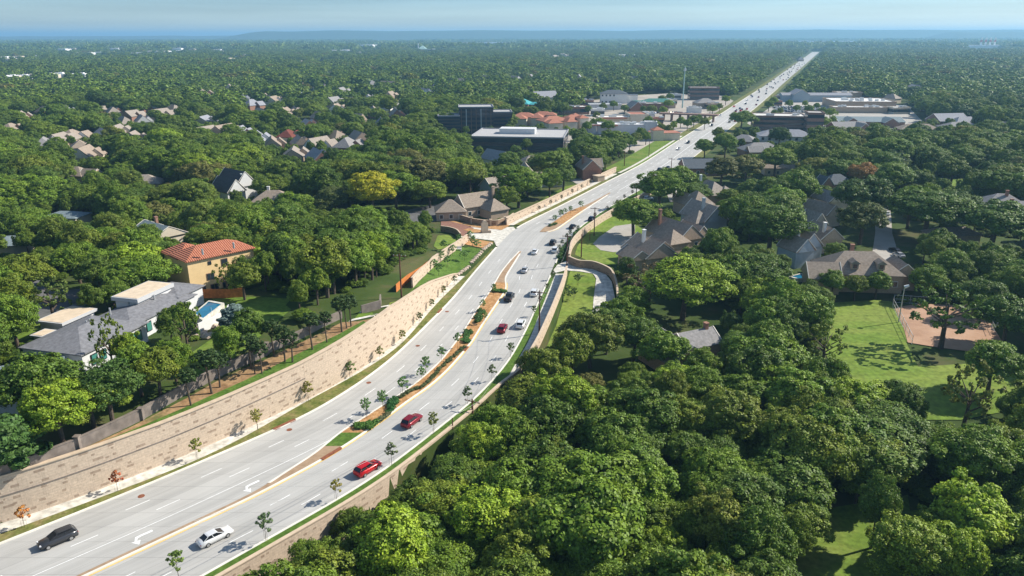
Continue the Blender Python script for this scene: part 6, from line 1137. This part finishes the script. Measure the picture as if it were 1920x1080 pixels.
X, Y = candidates(58, 235, 7.3); Xb, Yb = candidates(235, 700, 9.0); X, Y = np.concatenate([X, Xb]), np.concatenate([Y, Yb]); R = RNG.uniform(3.4, 6.2, len(X)); R[RNG.random(len(X)) < .15] += 1.6; R *= 1 + .32 * ss((Y - 200) / 120); HK = RNG.uniform(.85, 1.25, len(X))
ok = clear(X, Y, R, TH(R) * HK); X, Y, R, HK = X[ok], Y[ok], R[ok], HK[ok]
Z = terr(X, Y); px, py, dp = proj(X, Y, Z + R); size = R / dp
infr = (px > -60) & (px < 1980) & (py < 1150)
order = np.argsort(-np.where(infr, size * np.clip((1200 - 0) / 1200, 0, 1), -1))
# the largest in view: bottom rows first
NI = 296 - n_ind
ind = [i for i in order[:NI]]; indset = set(ind)
def zone(x, y):
    if x > float(fx(GR, y)):
        return 'in the dense wood under the road wall' if y < 130 else 'in the woods around the mown field' if x > 60 and y < 230 else 'between the driveway lawn and the mown field' if y < 230 else 'among the courtyard houses'
    return 'behind the grey stone fence' if y < 150 else 'between yellow house and road' if x > -75 and y < 250 else 'around the streets near the yellow house'
PAL = [('olive green', OLV, .33), ('mid green', MID, .26), ('deep green', DEEP, .20), ('light green', BRT, .13), ('brownish olive', BRN, .03), ('yellow green', (.17, .20, .028), .05)]
for i in ind:
    u = field_clumps(X[i:i + 1], Y[i:i + 1], 22.0, 3)[0] * .5 + random.random() * .6; u = min(.999, max(0, (u - .12) / .85)); acc = 0
    for nm, c, w in PAL:
        acc += w
        if u < acc: break
    p = int(RNG.integers(0, 8)); big = 'broad' if R[i] > 5.9 else 'smaller'; f = random.uniform(.85, 1.2); c = tuple(v * f for v in c)
    shp = 'full round' if HK[i] < 1.05 else 'tall domed'
    lb = f'{big} {nm} tree, {shp}, {zone(X[i], Y[i])}'
    tree(PROTO[p], float(X[i]), float(Y[i]), float(Z[i]), float(R[i]), float(HK[i]), c, lb, group=lb.replace(' tree,', ' trees,'))
rest = np.array([i for i in range(len(X)) if i not in indset])
A_, B_ = candidates(60, 560, 5.6); RA = RNG.uniform(2.2, 3.6, len(A_)); HA = RNG.uniform(.75, 1.1, len(A_)); okA = clear(A_, B_, RA, TH(RA) * HA); A_, B_, RA, HA = A_[okA], B_[okA], RA[okA], HA[okA]
U_, V_ = candidates(60, 620, 3.6); RU = RNG.uniform(.8, 2.2, len(U_)); okU = clear(U_, V_, RU, RU * 1.6) & (field_clumps(U_, V_, 14.0, 9) > .3); U_, V_, RU = U_[okU], V_[okU], RU[okU]
# ---- woodland stuff: instanced on one object's own points
def gn_instance(name, P, S, RZ, K, protos, label):
    me = bpy.data.meshes.new(name); me.vertices.add(len(P)); me.vertices.foreach_set('co', P.astype(np.float32).ravel())
    for nm, ty, v in (('sc', 'FLOAT_VECTOR', S), ('rz', 'FLOAT', RZ), ('pick', 'INT', K)):
        a = me.attributes.new(nm, ty, 'POINT'); a.data.foreach_set('vector' if ty == 'FLOAT_VECTOR' else 'value', v.astype(np.float32 if ty != 'INT' else np.int32).ravel())
    me.update(); o = bpy.data.objects.new(name, me); COL.objects.link(o); tag(o, label, kind='stuff')
    g = bpy.data.node_groups.new(name, 'GeometryNodeTree'); g.interface.new_socket('Geometry', in_out='INPUT', socket_type='NodeSocketGeometry'); g.interface.new_socket('Geometry', in_out='OUTPUT', socket_type='NodeSocketGeometry')
    n, l = g.nodes, g.links; gi, go = n.new('NodeGroupInput'), n.new('NodeGroupOutput'); ip = n.new('GeometryNodeInstanceOnPoints'); j = n.new('GeometryNodeJoinGeometry')
    for k in range(len(protos) - 1, -1, -1):
        ob = bpy.data.objects.new('woodland_source', protos[k]); ob['kind'] = 'helper'; oi = n.new('GeometryNodeObjectInfo'); oi.inputs['Object'].default_value = ob; oi.inputs['As Instance'].default_value = False
        gt = n.new('GeometryNodeGeometryToInstance'); l.new(oi.outputs['Geometry'], gt.inputs[0]); l.new(gt.outputs[0], j.inputs[0])
    def na(nm, ty): q = n.new('GeometryNodeInputNamedAttribute'); q.data_type = ty; q.inputs['Name'].default_value = nm; return q.outputs[0]
    l.new(gi.outputs[0], ip.inputs['Points']); l.new(j.outputs[0], ip.inputs['Instance']); ip.inputs['Pick Instance'].default_value = True; l.new(na('pick', 'INT'), ip.inputs['Instance Index'])
    cx = n.new('ShaderNodeCombineXYZ'); l.new(na('rz', 'FLOAT'), cx.inputs[2]); l.new(cx.outputs[0], ip.inputs['Rotation']); l.new(na('sc', 'FLOAT_VECTOR'), ip.inputs['Scale']); l.new(ip.outputs[0], go.inputs[0])
    md = o.modifiers.new('scatter', 'NODES'); md.node_group = g; return o
def with_trunk(cm, tm, zc):   # crown quads plus a simple stem in one mesh for far-off trees
    return cm
HI = [crown_mesh(**dict(s, m=M_leafi)) for s in SPEC]
for me_, s in zip(HI, SPEC):
    pass
TRH = [trunk_mesh(50 + i) for i in range(1)]
P = np.stack([U_, V_, terr(U_, V_) - RU * .55], 1); s_ = RU / 5
gn_instance('undergrowth', P, np.stack([s_, s_, s_ * .62], 1), RNG.uniform(0, 6.28, len(U_)), RNG.integers(0, 8, len(U_)), HI, 'low bushes and undergrowth between the trees')
X, Y, Z, R, HK = (np.concatenate(q) for q in ((X[rest], A_), (Y[rest], B_), (Z[rest], terr(A_, B_)), (R[rest], RA), (HK[rest], HA))); rest = np.arange(len(X))
P = np.stack([X[rest], Y[rest], Z[rest]], 1); s_ = R[rest] / 5; sz_ = TH(R[rest]) * HK[rest] / 12.2
gn_instance('woodland', P, np.stack([s_, s_, sz_], 1), RNG.uniform(0, 6.28, len(rest)), RNG.integers(0, 8, len(rest)), HI, 'mixed broadleaf woodland spreading between the houses')
gn_instance('woodland_trunks', P, np.stack([s_, s_, sz_], 1), RNG.uniform(0, 6.28, len(rest)), np.zeros(len(rest), int), TRH, 'trunks and limbs of the broadleaf woodland')
LO = [crown_mesh(60 + i, nl=26, nleaf=26, ls=.62, lobe=(.26, .42), core=.7, rz=4.2 + i * .35, zc=7.2, m=M_leafi) for i in range(5)]
X2, Y2 = candidates(700, 3300, 10.2); R2 = np.clip(RNG.lognormal(1.84, .26, len(X2)), 3.2, 10.5); ok = clear(X2, Y2, R2, TH(R2), .97); X2, Y2, R2 = X2[ok], Y2[ok], R2[ok]
HK2 = RNG.uniform(.8, 1.15, len(X2)); s2 = R2 / 5; z2 = TH(R2) * HK2 / 12
gn_instance('distant_woodland', np.stack([X2, Y2, np.full(len(X2), -.1)], 1), np.stack([s2, s2, z2], 1), RNG.uniform(0, 6.28, len(X2)), RNG.integers(0, 5, len(X2)), LO, 'continuous far woodland reaching towards the horizon')
VL = [crown_mesh(80 + i, r=26, zc=5, rz=9, nl=60, nleaf=16, ls=2.0, lobe=(.14, .22), core=.85, flat=.1, m=M_leafi) for i in range(3)]
X3, Y3 = candidates(3300, 13000, 38.0); rd = RNG.random(len(X3)); R3 = RNG.uniform(.9, 1.4, len(X3)); ok = np.ones(len(X3), bool); px3, py3, d3 = proj(X3, Y3, 14)
for (x0, y0, x1, y1, wy, st) in KEEP:
    ok &= ~((Y3 < wy + 60) & (px3 + 32 * FPX / d3 > x0) & (px3 - 32 * FPX / d3 < x1) & (py3 < y1 + 1) & (py3 > y0 - 6) & (wy > 3000))
X3, Y3, R3 = X3[ok], Y3[ok], R3[ok]
gn_instance('horizon_forest', np.stack([X3, Y3, np.zeros(len(X3))], 1), np.stack([R3, R3, R3 * RNG.uniform(.8, 1.5, len(R3))], 1), RNG.uniform(0, 6.28, len(X3)), RNG.integers(0, 3, len(X3)), VL, 'hazy forest canopy along the horizon')
# distant low ridges
def ridge(d, x0, x1, h, seed, wid):
    q = np.random.default_rng(seed); n = 120; xs = np.linspace(x0, x1, n); e = ss((xs - x0) / (x1 - x0) * 14) * ss((x1 - xs) / (x1 - x0) * 5); z = h * e * (.86 + .14 * np.interp(xs, np.linspace(x0, x1, 24), q.random(24))); V, F = [], []
    for x, zz in zip(xs, z): V += [(x, d - wid, -5), (x, d - wid * .4, zz * .8), (x, d, zz), (x, d + wid, -5)]
    for i in range(n - 1):
        for k in range(3): a = i * 4 + k; F.append((a, a + 4, a + 5, a + 1))
    me = bpy.data.meshes.new('hills'); me.from_pydata(V, [], F); me.materials.append(M_ground); o = bpy.data.objects.new('hills', me); COL.objects.link(o); tag(o, kind='structure')
ridge(9500, -3850, 9500, 128, 1, 700); ridge(11500, -9500, -2500, 72, 3, 900); ridge(8200, 4200, 9000, 92, 2, 600)

# ------------------------------------------------------------------ haze
bm = bmesh.new(); bmesh.ops.create_cube(bm, size=1); me = bpy.data.meshes.new('haze'); bm.to_mesh(me); bm.free()
hz = bpy.data.objects.new('haze', me); COL.objects.link(hz); hz.scale = (62000, 36000, 172); hz.location = (0, 11000, 172 / 2 - 9); tag(hz, kind='stuff')
mh = bpy.data.materials.new('haze_air'); mh.use_nodes = True; n, l = mh.node_tree.nodes, mh.node_tree.links; n.remove(n['Principled BSDF']); pv = n.new('ShaderNodeVolumePrincipled'); pv.inputs['Color'].default_value = (.36, .70, 1, 1); pv.inputs['Density'].default_value = 1.3e-4; pv.inputs['Anisotropy'].default_value = 0.2
l.new(pv.outputs[0], n['Material Output'].inputs['Volume']); me.materials.append(mh)
